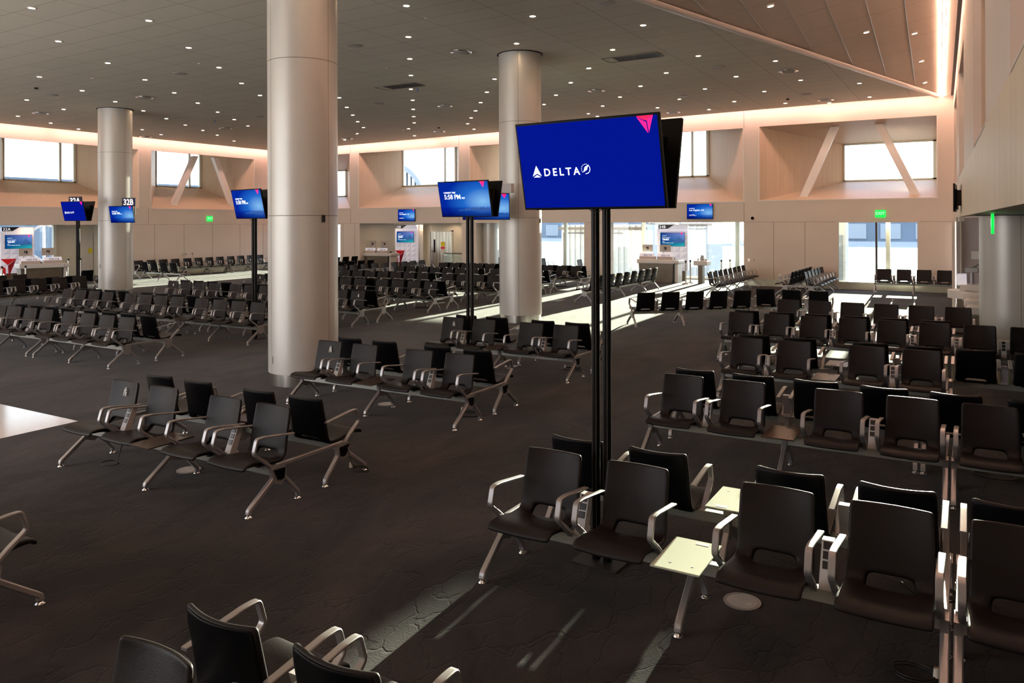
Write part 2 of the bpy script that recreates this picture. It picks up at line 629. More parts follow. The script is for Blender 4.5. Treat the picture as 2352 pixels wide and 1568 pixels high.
bn = Vector((dy, -dx)).normalized()
def HR(x, y):
    return 7.4 + .16*max(0, (x-beam_x(y))*bn.x)
b = MB()
XS = lambda y: RWX(y) - .42         # outer edge of the folded bay (linear light)
# long tile strips, each lapped a little over the next
offs = [i*.78 for i in range(0, 16)]
def clip_left(poly, fn):
    out = []
    for k in range(len(poly)):
        p, q = poly[k], poly[(k+1) % len(poly)]
        a_, c_ = fn(p), fn(q)
        if a_ >= 0: out.append(p)
        if a_*c_ < 0:
            t = a_/(a_-c_)
            out.append((p[0]+(q[0]-p[0])*t, p[1]+(q[1]-p[1])*t))
    return out
for i in range(15):
    o0, o1 = offs[i], offs[i+1]
    poly = [(XS(-9)-o1, -9.), (XS(-9)-o0, -9.), (XS(CY1)-o0, CY1), (XS(CY1)-o1, CY1)]
    poly = clip_left(poly, lambda p: p[0]-beam_x(p[1]))
    if len(poly) < 3: continue
    def zz(p, i=i, o0=o0):
        f = min(1, max(0, (XS(p[1])-o0-p[0])/.78))
        return HR(*p) + .020*(1-f)
    b.quad(*[(p[0], p[1], zz(p)) for p in poly])
    # lapped edge; pale strip on each seam paints in the glint of light
    seg = [(XS(y)-o0, y) for y in (-9., CY1)]
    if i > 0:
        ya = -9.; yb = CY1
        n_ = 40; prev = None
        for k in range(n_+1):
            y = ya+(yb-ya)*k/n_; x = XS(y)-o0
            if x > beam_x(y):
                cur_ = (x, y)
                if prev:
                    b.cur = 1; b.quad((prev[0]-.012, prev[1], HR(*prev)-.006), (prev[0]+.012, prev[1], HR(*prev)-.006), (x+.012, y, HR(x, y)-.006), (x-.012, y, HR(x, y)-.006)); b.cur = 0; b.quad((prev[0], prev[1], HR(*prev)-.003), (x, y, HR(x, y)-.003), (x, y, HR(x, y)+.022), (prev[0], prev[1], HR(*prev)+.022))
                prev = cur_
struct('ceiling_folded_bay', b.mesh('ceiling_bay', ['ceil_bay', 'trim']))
b = MB()
bw = .09
for (off, zz) in ((0, 0),):
    for k in range(8):
        a0 = PI*k/8; a1 = PI*(k+1)/8
        def q(y, a):
            return (beam_x(y) - bn.x*.11*math.cos(a), y - bn.y*.11*math.cos(a), 7.4 - .10*math.sin(a))
        b.quad(q(-9, a0), q(-9, a1), q(CY1-.1, a1), q(CY1-.1, a0))
struct('trim_diagonal_beam', b.mesh('diagonal_beam', 'trim', smooth=True))
# soffit board between the linear light and the right wall, linear light
b = MB()
def strip_at(y, o0, o1, z):
    return [(XS(y)+o0, y, z), (XS(y)+o1, y, z)]
for (o0, o1, dz, mm, nm) in ((.02, .08, -.06, 'cove_w', 'linear'), (.10, .33, -.02, 'wall', 'soffit'), (.325, .44, -.015, 'black_matte', 'gap')):
    b = MB()
    y0, y1 = -9, CY1+.3
    za, zb = HR(XS(-9), -9), HR(XS(CY1), CY1)
    b.quad((XS(y0)+o0, y0, za+dz), (XS(y0)+o1, y0, za+dz), (XS(y1)+o1, y1, zb+dz), (XS(y1)+o0, y1, zb+dz))
    b.quad((XS(y0)+o0, y0, za+dz+.02), (XS(y0)+o1, y0, za+dz+.02), (XS(y1)+o1, y1, zb+dz+.02), (XS(y1)+o0, y1, zb+dz+.02))
    if nm == 'linear':
        t = thing('linear_ceiling_light', 'long bright linear light slot along the top of the right wall', 'ceiling light', me=b.mesh(nm, mm))
    else:
        struct('trim_' + nm + '_right', b.mesh(nm, mm))


def panel_wall(mb, plane, lo, hi, z0, z1, holes, d=.25):
    """wall slab in plane ('y',Y) or ('x',X) with rectangular holes [(a0,a1,z0,z1)]; slab goes outward by d"""
    ax, P = plane
    sgn = 1 if ax == 'y' else -1
    cuts = sorted(set([lo, hi] + [c for h in holes for c in h[:2]]))
    cuts = [c for c in cuts if lo <= c <= hi]
    for a, c in zip(cuts[:-1], cuts[1:]):
        m_ = (a+c)/2
        zs = [(z0, z1)]
        for h in holes:
            if h[0] < m_ < h[1]:
                nz = []
                for (p, q_) in zs:
                    if h[2] > p: nz.append((p, min(q_, h[2])))
                    if h[3] < q_: nz.append((max(p, h[3]), q_))
                zs = [w for w in nz if w[1]-w[0] > 1e-4]
        for (p, q_) in zs:
            if ax == 'y': mb.box((a, P, p), (c, P+d, q_))
            else: mb.box((P-d, a, p), (P, c, q_))


def ceil_top(x): return HC(x) + .9


# --- centre wall
openC = [(-36.15, -30.47, 3.56, 6.66), (-29.8, -22.96, 3.56, 6.66), (-22.3, -15.6, 3.56, 6.66), (-14.9, -8.34, 3.58, 6.68), (-7.67, -1.11, 3.6, 6.7)]
bayC = [(-29.75, -22.78, 0, ZP), (-21.9, -15.8, 0, ZP), (-14.45, -8.33, 0, ZP), (-4.58, -1.77, .29, 2.66), (-35.7, -31.2, .3, 2.62)]
b = MB()
panel_wall(b, ('y', YC), -36.5, 1.2, 0, 9.4, openC + bayC, d=.12)
struct('wall_center', b.mesh('wall_center', 'wall'))
# --- left wall
openL = [(17.2, 24.36, 3.5, 6.47), (25.07, 31.75, 3.5, 6.47), (9.8, 16.6, 3.5, 6.47)]
bayL = [(13.5, 23.9, 0, 2.66)]
b = MB()
panel_wall(b, ('x', XL), -9, YC+.12, 0, 9.4, openL + bayL, d=.12)
struct('wall_left', b.mesh('wall_left', 'wall'))

# embrasures (splayed boxes behind each opening) with glass at the back
GA = lambda o: (o[0]+2.97, o[1]-.09, 4.42, 6.0)        # low glass, splayed left cheek
GB = lambda o: (o[0]+1.2, o[1]-(2.2 if o[0] > -16 else 1.85), 4.84, 7.15)      # high glass


def embrasure(ax, P, o, g, d, nm, wn, outward=1):
    """o opening rect, g glass rect, d depth; ax 'y' -> wall plane y=P, going +y; 'x' -> plane x=P going -x"""
    def pt(a, z, t):
        return (a, P+t, z) if ax == 'y' else (P-t, a, z)
    t0 = .0
    O = [pt(o[0], o[2], t0), pt(o[1], o[2], t0), pt(o[1], o[3], t0), pt(o[0], o[3], t0)]
    G = [pt(g[0], g[2], d), pt(g[1], g[2], d), pt(g[1], g[3], d), pt(g[0], g[3], d)]
    b = MB()
    for i in range(4):
        j = (i+1) % 4
        b.quad(O[i], O[j], G[j], G[i])
    # outer skin just behind, so the cheeks have thickness and block light
    e = .06
    O2 = [pt(o[0]-e, o[2]-e, .11), pt(o[1]+e, o[2]-e, .11), pt(o[1]+e, o[3]+e, .11), pt(o[0]-e, o[3]+e, .11)]
    G2 = [pt(g[0]-e, g[2]-e, d), pt(g[1]+e, g[2]-e, d), pt(g[1]+e, g[3]+e, d), pt(g[0]-e, g[3]+e, d)]
    for i in range(4):
        j = (i+1) % 4
        b.quad(O2[i], O2[j], G2[j], G2[i])
        b.quad(G[i], G[j], G2[j], G2[i])
    struct('wall_' + nm + '_window_recess', b.mesh('recess', 'reveal'))
    # thin pale edge trim around the opening
    b = MB(); w = .035
    for (a0, a1, z0, z1) in ((o[0]-w, o[1]+w, o[2]-w, o[2]), (o[0]-w, o[0], o[2], o[3]), (o[1], o[1]+w, o[2], o[3])):
        if ax == 'y': b.box((a0, P-.012, z0), (a1, P+.03, z1))
        else: b.box((P-.03, a0, z0), (P+.012, a1, z1))
    struct('trim_%d' % wn, b.mesh('opening_trim', 'trim'))
    # glass and frame
    win = struct('window_%d' % wn, None)
    b = MB()
    if ax == 'y': b.box((g[0], P+d-.01, g[2]), (g[1], P+d+.01, g[3]))
    else: b.box((P-d-.01, g[0], g[2]), (P-d+.01, g[1], g[3]))
    put('window_pane', b.mesh('pane', 'glass'), win)
    b = MB(); w = .05
    def fr(a0, a1, z0, z1):
        if ax == 'y': b.box((a0, P+d-.05, z0), (a1, P+d+.05, z1))
        else: b.box((P-d-.05, a0, z0), (P-d+.05, a1, z1))
    fr(g[0], g[1], g[2], g[2]+w); fr(g[0], g[1], g[3]-w, g[3]); fr(g[0], g[0]+w, g[2], g[3]); fr(g[1]-.12, g[1], g[2], g[3])
    if g[3] > 6.5:
        mm_ = g[1] - .78
        fr(mm_-.05, mm_+.05, g[2], g[3])
    put('window_frame', b.mesh('frame', 'frame_w'), win)


wn = 1
for o in openC:
    kind_a = abs(o[1]+1.11) < .01 or o[0] < -36
    g = GA(o) if kind_a else GB(o)
    if o[0] < -36: g = (o[0]+1.6, -32.95, 4.35, 5.95)
    embrasure('y', YC, o, g, 2.5, 'center', wn); wn += 1
for o in openL:
    g = (o[0]+2.0, o[1]-1.75, 4.78, 6.95)
    embrasure('x', XL, o, g, 2.5, 'left', wn); wn += 1


# inclined steel struts standing in the embrasures
def strut(ax, P, a0, a1, z0, z1, t=.55, label='', grp=None):
    b = MB()
    w = .155
    def pt(a, tt, z): return (a, P+tt, z) if ax == 'y' else (P-tt, a, z)
    B = [pt(a0-w, t-.12, z0), pt(a0+w, t-.12, z0), pt(a0+w, t+.12, z0), pt(a0-w, t+.12, z0)]
    U = [pt(a1-w, t-.12, z1), pt(a1+w, t-.12, z1), pt(a1+w, t+.12, z1), pt(a1-w, t+.12, z1)]
    b.add(B+U, [(0, 1, 2, 3), (4, 5, 6, 7), (0, 1, 5, 4), (1, 2, 6, 5), (2, 3, 7, 6), (3, 0, 4, 7)])
    c = B
    base = MB(); q = .05
    if ax == 'y': base.box((a0-w-q, P+t-.17, z0-.03), (a0+w+q, P+t+.17, z0+.012))
    else: base.box((P-t-.17, a0-w-q, z0-.03), (P-t+.17, a0+w+q, z0+.012))
    th = thing('inclined_strut', label, 'strut', me=None, group=grp)
    put('strut_shaft', b.mesh('strut', 'trim'), th)
    put('base_plate', base.mesh('base_plate', 'trim'), th)


strut('y', YC, -5.99, -4.78, 3.73, 6.56, label='pale steel strut leaning right, in the high window above the exit sign')
strut('y', YC, -1.86, -3.13, 3.73, 6.56, label='pale steel strut leaning left, in front of the bright high window by the right corner')
strut('x', XL, 26.75, 28.1, 3.72, 6.42, label='pale steel strut leaning right in the left wall high window')
strut('x', XL, 30.6, 29.4, 3.72, 6.42, label='pale steel strut leaning left in the left wall high window')
strut('y', YC, -20.9, -19.7, 3.73, 6.56, label='pale steel strut in the high window hidden behind the middle column')

# joints, kick plates and panel seams
b = MB()
def jx(x, z0, z1): b.box((x-.008, YC-.004, z0), (x+.008, YC+.001, z1))
for x in (-8.31, -22.96, -30.42): jx(x, 2.69, 3.5) or jx(x, 6.7, 9.)
for x in (-7.1, -5.86, -4.6, -1.74): jx(x, .3, ZP)
for x in (-30.1, -31.0): jx(x, .3, ZP)
for (x0, x1) in ((-36.2, -29.75), (-22.78, -21.9), (-15.8, -14.45), (-8.33, -4.7), (-1.7, -.56)): b.box((x0, YC-.004, ZP-.004), (x1, YC+.001, ZP+.006))
b.box((XL-.001, -9, ZP-.03), (XL+.004, YC, ZP-.02))
for y in (23.95, 25.25, 27.0, 28.8, 30.7, 32.4): b.box((XL-.001, y-.008, .3), (XL+.004, y+.008, ZP-.03))
b.box((XL-.001, 24.9, 2.68), (XL+.004, 24.916, 3.5))
struct('trim_11', b.mesh('panel_joints', 'wall_line'))
b = MB()
for (x0, x1) in ((-8.33, -.5), (-15.8, -14.45), (-22.78, -21.9), (-36.2, -29.75)):
    b.box((x0, YC-.02, 0), (x1, YC+.0, .30))
b.box((XL, 23.9, 0), (XL+.02, YC, .30))
b.box((XL, -9, 0), (XL+.02, 13.5, .30))
struct('baseboard_center', b.mesh('kickplate', 'base_steel'))

# exit window (in the wall plane) and left-corner window
def flat_window(n, x0, x1, z0, z1, y, mull, louver=False):
    win = struct('window_%d' % n, None)
    b = MB(); b.box((x0, y+.05, z0), (x1, y+.07, z1))
    put('window_pane', b.mesh('pane', 'glass'), win)
    b = MB(); w = .05
    for q in ((x0-.05, x0, z0-.05, z1+.05), (x1, x1+.05, z0-.05, z1+.05), (x0, x1, z1, z1+.05), (x0, x1, z0-.06, z0)):
        b.box((q[0], y-.012, q[2]), (q[1], y+.13, q[3]))
    put('window_frame', b.mesh('frame', 'frame_w' if louver else 'wall'), win)
    b = MB()
    for x in mull: b.box((x-(.09 if louver else .035), y+.0, z0), (x+(.09 if louver else .035), y+.13, z1))
    put('window_mullion', b.mesh('mullion', 'frame_d'), win)


flat_window(9, -4.58, -1.77, .29, 2.66, YC, [-3.2])
flat_window(10, -35.7, -31.2, .3, 2.62, YC, [-35.1, -34.6, -34.0, -33.4, -33.0, -32.4, -31.8], True)
b = MB(); b.box((-2.92, YC+.6, -.2), (-2.76, YC+.75, 3.0))
thing('outside_post', 'pale green grey post standing outside the exit window', 'post', me=b.mesh('post', 'frame_w'))

# gate recesses
def bay(x0, x1, n, glazed=True, posts=(), sides=(None, None)):
    b = MB()
    b.box((x0-.1, YC+.12, ZP), (x1+.1, YG+.3, ZP+.15))
    b.box((x0-.1, YC+.12, 0), (x0, sides[0] or YG+.2, ZP)); b.box((x1, YC+.12, 0), (x1+.1, sides[1] or YG+.2, ZP))
    if not glazed: b.box((x0, YG, 0), (x1, YG+.15, ZP))
    else: b.box((x0, YG-.05, 0), (x1, YG+.15, .1))
    struct('wall_center_gate_recess', b.mesh('recess', 'alcove'))
    if glazed:
        win = struct('window_%d' % n, None)
        g = MB(); g.box((x0, YG, .1), (x1, YG+.02, ZP)); put('window_pane', g.mesh('pane', 'glass'), win)
        for p in posts:
            g = MB(); g.box((p-.07, YG-.16, .0), (p+.07, YG+.0, ZP)); g.box((p-.16, YG+.02, .0), (p-.09, YG+.14, ZP))
            put('window_mullion', g.mesh('mullion', 'frame_w'), win)


bay(-29.75, -22.78, 11, False)
bay(-21.9, -15.8, 12, True, (-20.9, -18.2, -16.2), (None, YC+.35))
bay(-14.45, -8.33, 13, True, (-13.9, -12.2, -9.3), (YC+.35, None))
b = MB(); b.box((-15.9, YC+.35, ZP), (-14.4, YG+.3, ZP+.15)); b.box((-15.8, YG-.05, 0), (-14.45, YG+.15, .1))
struct('wall_center_post_soffit', b.mesh('soffit', 'alcove'))
win = struct('window_15', None); g = MB(); g.box((-15.8, YG, .1), (-14.45, YG+.02, ZP)); put('window_pane', g.mesh('pane', 'glass'), win)
# round column inside the second recess
b = MB(); b.cyl((-21.6, YC+.9), .42, 0, ZP, 32)
struct('wall_center_round_pier', b.mesh('pier', 'column', smooth=False, angle=40))

# left recess (gate 32A)
b = MB()
b.box((XL-.12, 13.4, 2.66), (XG-.3, 24.0, 2.8))
b.box((XL-.12, 23.9, 0), (XG-.2, 24.0, 2.66)); b.box((XL-.12, 13.4, 0), (XG-.2, 13.5, 2.66))
b.box((XG-.15, 21.9, 0), (XG, 23.9, 2.66))
struct('wall_left_gate_recess', b.mesh('recess', 'alcove'))
win = struct('window_14', None)
g = MB(); g.box((XG-.02, 13.5, .1), (XG, 21.9, 2.66)); put('window_pane', g.mesh('pane', 'glass'), win)
for p in (15.6, 18.3, 21.85):
    g = MB(); g.box((XG, p-.07, .0), (XG+.16, p+.07, 2.66)); put('window_mullion', g.mesh('mullion', 'frame_w'), win)

# --- right side: laminate bulkhead, upper wall with deep embrasures, recess under the bulkhead
def rw(y, off, z): return (RWX(y)+off, y, z)
def rslab(mb, y0, y1, o0, o1, z0, z1):
    v = [rw(y0, o0, z0), rw(y0, o1, z0), rw(y1, o1, z0), rw(y1, o0, z0), rw(y0, o0, z1), rw(y0, o1, z1), rw(y1, o1, z1), rw(y1, o0, z1)]
    mb.add(v, [(0, 3, 2, 1), (4, 5, 6, 7), (0, 1, 5, 4), (1, 2, 6, 5), (2, 3, 7, 6), (3, 0, 4, 7)])
b = MB(); rslab(b, -9, 25.2, 0, .25, 2.82, 3.92)
struct('wall_right_bulkhead', b.mesh('bulkhead', 'wood'))
b = MB()
wy = [(-9, 0.5), (7.6, 11.4), (15.2, 20.6), (26.4, 28.2), (32.6, 33.6)]
ops = [(.5, 7.6), (11.4, 15.2), (20.6, 26.4), (28.2, 32.6)]
for (y0, y1) in wy: rslab(b, y0, y1, .0, .12, 3.92 if y0 < 25 else 2.69, 9.4)
for (y0, y1) in ops:
    rslab(b, y0, y1, .0, .12, 6.85, 9.4)
    rslab(b, y0, y1, .0, .12, 2.69 if y0 > 25 else 3.9, 3.95)
rslab(b, 25.2, 26.4, 0, .12, 2.69, 9.4)
struct('wall_right', b.mesh('wall_right', 'wall'))
for (y0, y1) in ops:
    b = MB()
    rslab(b, y1, y1+.1, .12, 2.6, 3.9, 6.9); rslab(b, y0-.1, y0, .12, 2.6, 3.9, 6.9)
    rslab(b, y0-.1, y1+.1, .12, 2.6, 3.8, 3.9); rslab(b, y0-.1, y1+.1, .12, 2.6, 6.85, 6.95); rslab(b, y0-.1, y1+.1, 2.5, 2.6, 3.8, 6.95)
    struct('wall_right_window_recess', b.mesh('recess', 'reveal'))
b = MB(); rslab(b, -9, CY1+.4, -.09, -.0, 9.0, 9.35)
struct('trim_reveal_right', b.mesh('dark_gap', 'black_matte'))
b = MB()
b.add([rw(-9, .25, 2.82), rw(25.2, .25, 2.82), rw(25.2, 6, 2.82), rw(-9, 12, 2.82), rw(-9, .25, 2.95), rw(25.2, .25, 2.95), rw(25.2, 6, 2.95), rw(-9, 12, 2.95)],
      [(0, 1, 2, 3), (4, 5, 6, 7), (0, 1, 5, 4), (1, 2, 6, 5), (2, 3, 7, 6), (3, 0, 4, 7)])
struct('ceiling_under_bulkhead', b.mesh('low_ceiling', 'wall'))
b = MB(); b.box((-.38, 26.8, 0), (7, 27, 2.82)); b.box((6.0, 5, 0), (6.2, 27, 2.82))
struct('wall_right_lower', b.mesh('lower_wall', 'greypanel'))
b = MB(); b.box((-.50, 33.4, 0), (-.42, 26.9, 2.69))
struct('wall_right_return', b.mesh('return', 'wall'))
b = MB(); b.box((-.372, 26.5, 0), (-.335, 26.62, 2.82)); b.box((-.285, 26.5, 0), (-.25, 26.62, 2.82))
struct('door_1', b.mesh('door_frame', 'steel'))
# walls behind the viewer: simple enclosure left partly open to daylight
b = MB(); b.box((12, -9, 0), (12.3, 27, 9.4)); b.box((-46, -9.2, 8.2), (12.3, -9, 9.4)); b.box((-11, -9.2, 0), (12.3, -9, 9.4))
struct('wall_back', b.mesh('wall_back', 'wall'))

# ------------------------------------------------------------------ cove lights (hidden strips washing the tops of the walls)
def cove(label, a, b2, z):
    m_ = MB()
    x0, y0 = a; x1, y1 = b2
    m_.box((min(x0, x1), min(y0, y1), z), (max(x0, x1), max(y0, y1), z+.02))
    return thing('cove_light', label, 'cove light', me=m_.mesh('cove', 'cove'), group=None)
for i, (x0, x1) in enumerate(((-35.8, -24.2), (-24.0, -12.2), (-12.0, -1.2))):
    cove(['peach cove light hidden above the window wall, far left stretch', 'peach cove light hidden above the window wall, middle stretch', 'peach cove light hidden above the window wall, right stretch above the exit window'][i],
         (x0, CY1+.02), (x1, CY1+.12), HC((x0+x1)/2)+.10)
cove('peach cove light hidden above the left wall, far stretch', (CX0-.12, 20), (CX0-.02, 33), HC(XL)+.10)
cove('peach cove light hidden above the left wall, near stretch', (CX0-.12, 5), (CX0-.02, 19.8), HC(XL)+.10)

# ================================================================== seating
def bake(ob):
    dg = bpy.context.evaluated_depsgraph_get()
    me = bpy.data.meshes.new_from_object(ob.evaluated_get(dg))
    old = ob.data
    bpy.data.objects.remove(ob)
    bpy.data.meshes.remove(old)
    return me


PROF = [(-.340, .402), (-.333, .432), (-.300, .455), (-.24, .464), (-.15, .452), (-.05, .432), (.04, .420), (.105, .417), (.150, .432), (.176, .472), (.188, .515), (.205, .585), (.232, .685), (.262, .79), (.283, .862), (.290, .885)]
HOLE = (7, 9)          # profile spans left open (the slot at the bend)


def seat_meshes():
    ts = [-1, -.86, -.54, -.27, 0, .27, .54, .86, 1]
    def grid(i0, i1, off, wsc, slot, dish=1.):
        vs = []; fs = []
        n = len(PROF)
        for i in range(i0, i1):
            y, z = PROF[i]
            a = PROF[max(0, i-1)]; c = PROF[min(n-1, i+1)]
            d = Vector((c[0]-a[0], c[1]-a[1])).normalized()
            nr = Vector((d.y, -d.x))          # pointing behind / below
            f = i/(n-1)
            hw = (.262 - .024*max(0, (f-.45)/.55)) * wsc
            if i == 0: hw *= .97
            if i == n-1: hw *= .96
            for t in ts:
                cur = .050*(abs(t)**2.0)*max(0, (f-.55)/.45)*dish      # wings come forward at the top
                dz = .010*(abs(t)**2)*(1 if f < .5 else 0)*dish
                p = Vector((y, z)) + nr*off
                vs.append((t*hw, p.x - cur, p.y + dz))
        k = len(ts)
        for i in range(i0, i1-1):
            for j in range(k-1):
                if slot and slot[0] <= i < slot[1] and 2 <= j <= 5: continue
                r = i-i0
                fs.append((r*k+j, r*k+j+1, (r+1)*k+j+1, (r+1)*k+j))
        return vs, fs
    out = []
    for (i0, i1, off, wsc, slot, th, m_, lv) in ((0, 16, 0., 1., (7, 9), .030, 'leather', 2), (2, 16, .031, .955, (7, 9), .010, 'shell', 1)):
        vs, fs = grid(i0, i1, off, wsc, slot)
        me = bpy.data.meshes.new('seat')
        me.from_pydata(vs, [], fs)
        bm = bmesh.new(); bm.from_mesh(me); bmesh.ops.recalc_face_normals(bm, faces=bm.faces[:]); bm.to_mesh(me); bm.free()
        # make sure the face normals point up/front, so the solidify goes backwards
        if me.polygons[0].normal.z < 0 and sum(p.normal.z for p in me.polygons) < 0:
            me.flip_normals()
        me.materials.append(M[m_])
        ob = bpy.data.objects.new('tmp', me); COL.objects.link(ob)
        s_ = ob.modifiers.new('s', 'SOLIDIFY'); s_.thickness = th; s_.offset = -1
        u = ob.modifiers.new('u', 'SUBSURF'); u.levels = lv; u.render_levels = lv
        me2 = bake(ob)
        for p in me2.polygons: p.use_smooth = True
        out.append(me2)
    return out


seat_me, shell_me = seat_meshes()
# seat with a raised underseat bracket
b = MB()
b.prism([(-.15, .365), (-.11, .365), (-.11, .392), (.11, .392), (.11, .365), (.15, .365), (.15, .408), (-.15, .408)], 'y', -.07, .07)
bracket_me = b.mesh('seat_bracket', 'black_matte')

ARM = round_path([(.0, .352), (-.105, .445), (-.245, .556), (-.205, .690), (-.11, .690), (.25, .642)], .028, 4)
b = MB()
k = len(ARM)
b.strap(ARM, .044, .020, c=.004, tw=[.030 if i < 6 else (.022 if i < 14 else .016) for i in range(k)])
arm_me = b.mesh('armrest', 'alu', angle=35)

b = MB()
b.strap(round_path([(.02, .335), (-.05, .262), (-.318, .062), (-.322, .030)], .03, 3), .050, .042, c=.007)
b.strap(round_path([(.02, .335), (.105, .262), (.282, .068), (.286, .030)], .03, 3), .050, .038, c=.007)
b.prism([(-.06, .375), (.02, .395), (.115, .372), (.118, .25), (.055, .205), (-.04, .235)], 'x', -.024, .024)
leg_me = b.mesh('leg', 'alu', angle=35)
b = MB()
b.lathe((0, 0, 0), [(.036, 0), (.036, .005), (.020, .016), (.012, .034)], 16)
glide_me = b.mesh('foot_glide', 'chrome', smooth=True)
b = MB()
b.prism([(-.045, .365), (.10, .357), (.088, .262), (.045, .250), (.005, .262)], 'x', .0, .008)
badge_me = b.mesh('end_badge', 'black', angle=30)

b = MB()
b.cbox((-.040, -.0, .385), (.040, .10, .42), .004)
v = []
b.add([(-.040, -.035, .385), (.040, -.035, .385), (.040, .055, .385), (-.040, .055, .385),
       (-.036, .085, .655), (.036, .085, .655), (.036, .150, .655), (-.036, .150, .655)],
      [(0, 3, 2, 1), (4, 5, 6, 7), (0, 1, 5, 4), (1, 2, 6, 5), (2, 3, 7, 6), (3, 0, 4, 7)])
box_me = b.mesh('power_box', 'white_plastic')
b = MB()
for i in range(3):
    f = .42 + i*.2
    y = -.035 + .12*f; z = .385 + .27*f
    y2 = -.035 + .12*(f+.15); z2 = .385 + .27*(f+.15)
    b.add([(-.024, y-.006, z), (.024, y-.006, z), (.024, y2-.006, z2), (-.024, y2-.006, z2),
           (-.026, y+.004, z-.002), (.026, y+.004, z-.002), (.026, y2+.004, z2+.002), (-.026, y2+.004, z2+.002)],
          [(0, 1, 2, 3), (0, 1, 5, 4), (1, 2, 6, 5), (2, 3, 7, 6), (3, 0, 4, 7)])
sock_me = b.mesh('power_socket', 'socket')

b = MB(); b.cbox((-.165, -.40, .447), (.165, .13, .461), .003)
b.cbox((-.04, -.05, .385), (.04, .05, .449), .003)
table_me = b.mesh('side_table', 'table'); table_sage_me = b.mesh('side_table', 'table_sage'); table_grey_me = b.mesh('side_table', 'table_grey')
b = MB(); b.cyl((0, 0), .008, .4605, .4625, 10); screw_me = b.mesh('table_screw', 'black_matte')
b = MB(); b.box((-.0, .06, .4605), (.09, .10, .4625))
table_tag_me = b.mesh('table_tag', 'black_matte')

# small seated-person pictogram
b = MB()
b.cyl((0, 0), .009, 0, .001, 12)
ic = MB()
def icq(x0, z0, x1, z1): ic.box((x0*1.25, -.0006, z0*1.25), (x1*1.25, .0006, z1*1.25))
icq(-.004, .052, .008, .064); icq(-.006, .020, .008, .048); icq(-.006, .014, .026, .024); icq(.018, -.012, .026, .016)
icq(-.016, -.014, -.010, .050); icq(-.016, .002, .014, .008); icq(.006, -.014, .012, .004); icq(.004, .036, .024, .042)
icon_me = ic.mesh('priority_symbol', 'icon')
b = MB(); b.cbox((-.03, -.045, .318), (.03, -.041, .352), .001)
sticker_me = b.mesh('beam_sticker', 'icon')


def layout(pattern, pitch):
    """seat and table centres along the beam"""
    pos = []; x = .305; last = None
    for ch in pattern:
        if last is not None:
            x += pitch if (last == 'S' and ch == 'S') else .505
        pos.append((ch, x)); last = ch
    return pos, x + .305


def row(th, x0, y0, flip, pattern, pitch=.705, armL=True, armR=True, icon=None, legs=None, boxes=None, sticker=False, badge=None, top=None):
    pos, Lg = layout(pattern, pitch)
    if not flip: F = lambda x: T(x0 + x, y0)
    else: F = lambda x: T(x0 + Lg - x, y0, 0, PI)
    bm_ = MB(); bm_.cbox((-.02, -.034, .300), (Lg+.02, .034, .384), .004)
    be = put('beam', bm_.mesh('beam', 'beam'), th, F(0))
    if sticker: put('beam_sticker', sticker_me, be, T(Lg-.35, 0), label='small white maker sticker')
    seats = [(i, x) for i, (c, x) in enumerate(pos) if c == 'S']
    n = len(seats)
    for k_, (i, x) in enumerate(seats):
        s = put('seat', seat_me, th, F(x))
        put('seat_shell', shell_me, s)
        put('seat_bracket', bracket_me, s)
        if icon == k_:
            put('priority_symbol', icon_me, s, T(0.02, .244 - .018, .735, 0, R(-15)), label='white seated person symbol')
        if armL or k_ > 0: put('armrest', arm_me, th, F(x-.285))
        if armR or k_ < n-1: put('armrest', arm_me, th, F(x+.285))
    for k_ in range(len(pos)-1):
        (c1, xa), (c2, xb) = pos[k_], pos[k_+1]
        if c1 == 'S' and c2 == 'S' and (boxes is None or k_ in boxes):
            pb = put('power_box', box_me, th, F((xa+xb)/2))
            put('power_socket', sock_me, pb)
    for (c, x) in pos:
        if c == 'T':
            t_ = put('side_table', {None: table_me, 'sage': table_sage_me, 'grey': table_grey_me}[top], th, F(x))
            put('table_tag', table_tag_me, t_)
            put('table_screw', screw_me, t_, T(-.06, -.30)); put('table_screw', screw_me, t_, T(.09, -.30))
    if legs is None:
        legs = [0.]
        m_ = max(1, round(Lg/1.5))
        gaps = [x for c, x in pos if c == 'T'] + [(pos[q][1]+pos[q+1][1])/2 for q in range(len(pos)-1) if pos[q][0] == 'S' and pos[q+1][0] == 'S']
        for q in range(1, m_):
            legs.append(min(gaps, key=lambda g: abs(g-Lg*q/m_)) if gaps else Lg*q/m_)
        legs.append(Lg)
    for x in legs:
        l_ = put('leg', leg_me, th, F(x))
        put('foot_glide', glide_me, l_, T(0, -.322, 0))
        put('foot_glide', glide_me, l_, T(0, .286, 0))
        if badge and abs(x - (Lg if badge > 0 else 0)) < .01:
            put('end_badge', badge_me, l_, T(.024, 0) if badge > 0 else T(-.032, 0))
    return Lg


def bench(label, ox, oy, rot, front=None, back=None, pitch=.705, group='rows of black beam seats', boff=0., gap=.95, **kw):
    th = thing('beam_seating', label, 'seating', (ox, oy, 0), R(rot), group)
    fk = {k_: v_ for k_, v_ in kw.items() if not k_.startswith('b_')}
    bk = {k_[2:]: v_ for k_, v_ in kw.items() if k_.startswith('b_')}
    Lg = 0
    if front: Lg = row(th, 0, 0, False, front, pitch, **fk)
    if back:
        Lb = row(th, boff, gap, True, back, pitch, **bk)
        Lg = max(Lg, Lb+boff)
        if front:
            for x in ((0 if boff >= 0 else boff*.0), Lg if boff == 0 else Lb+boff):
                c_ = MB(); c_.cbox((x-.018, .02, .372), (x+.018, .93, .408), .004)
                put('cross_bar', c_.mesh('cross_bar', 'alu'), th)
    return th


X5 = 'SSTSS'
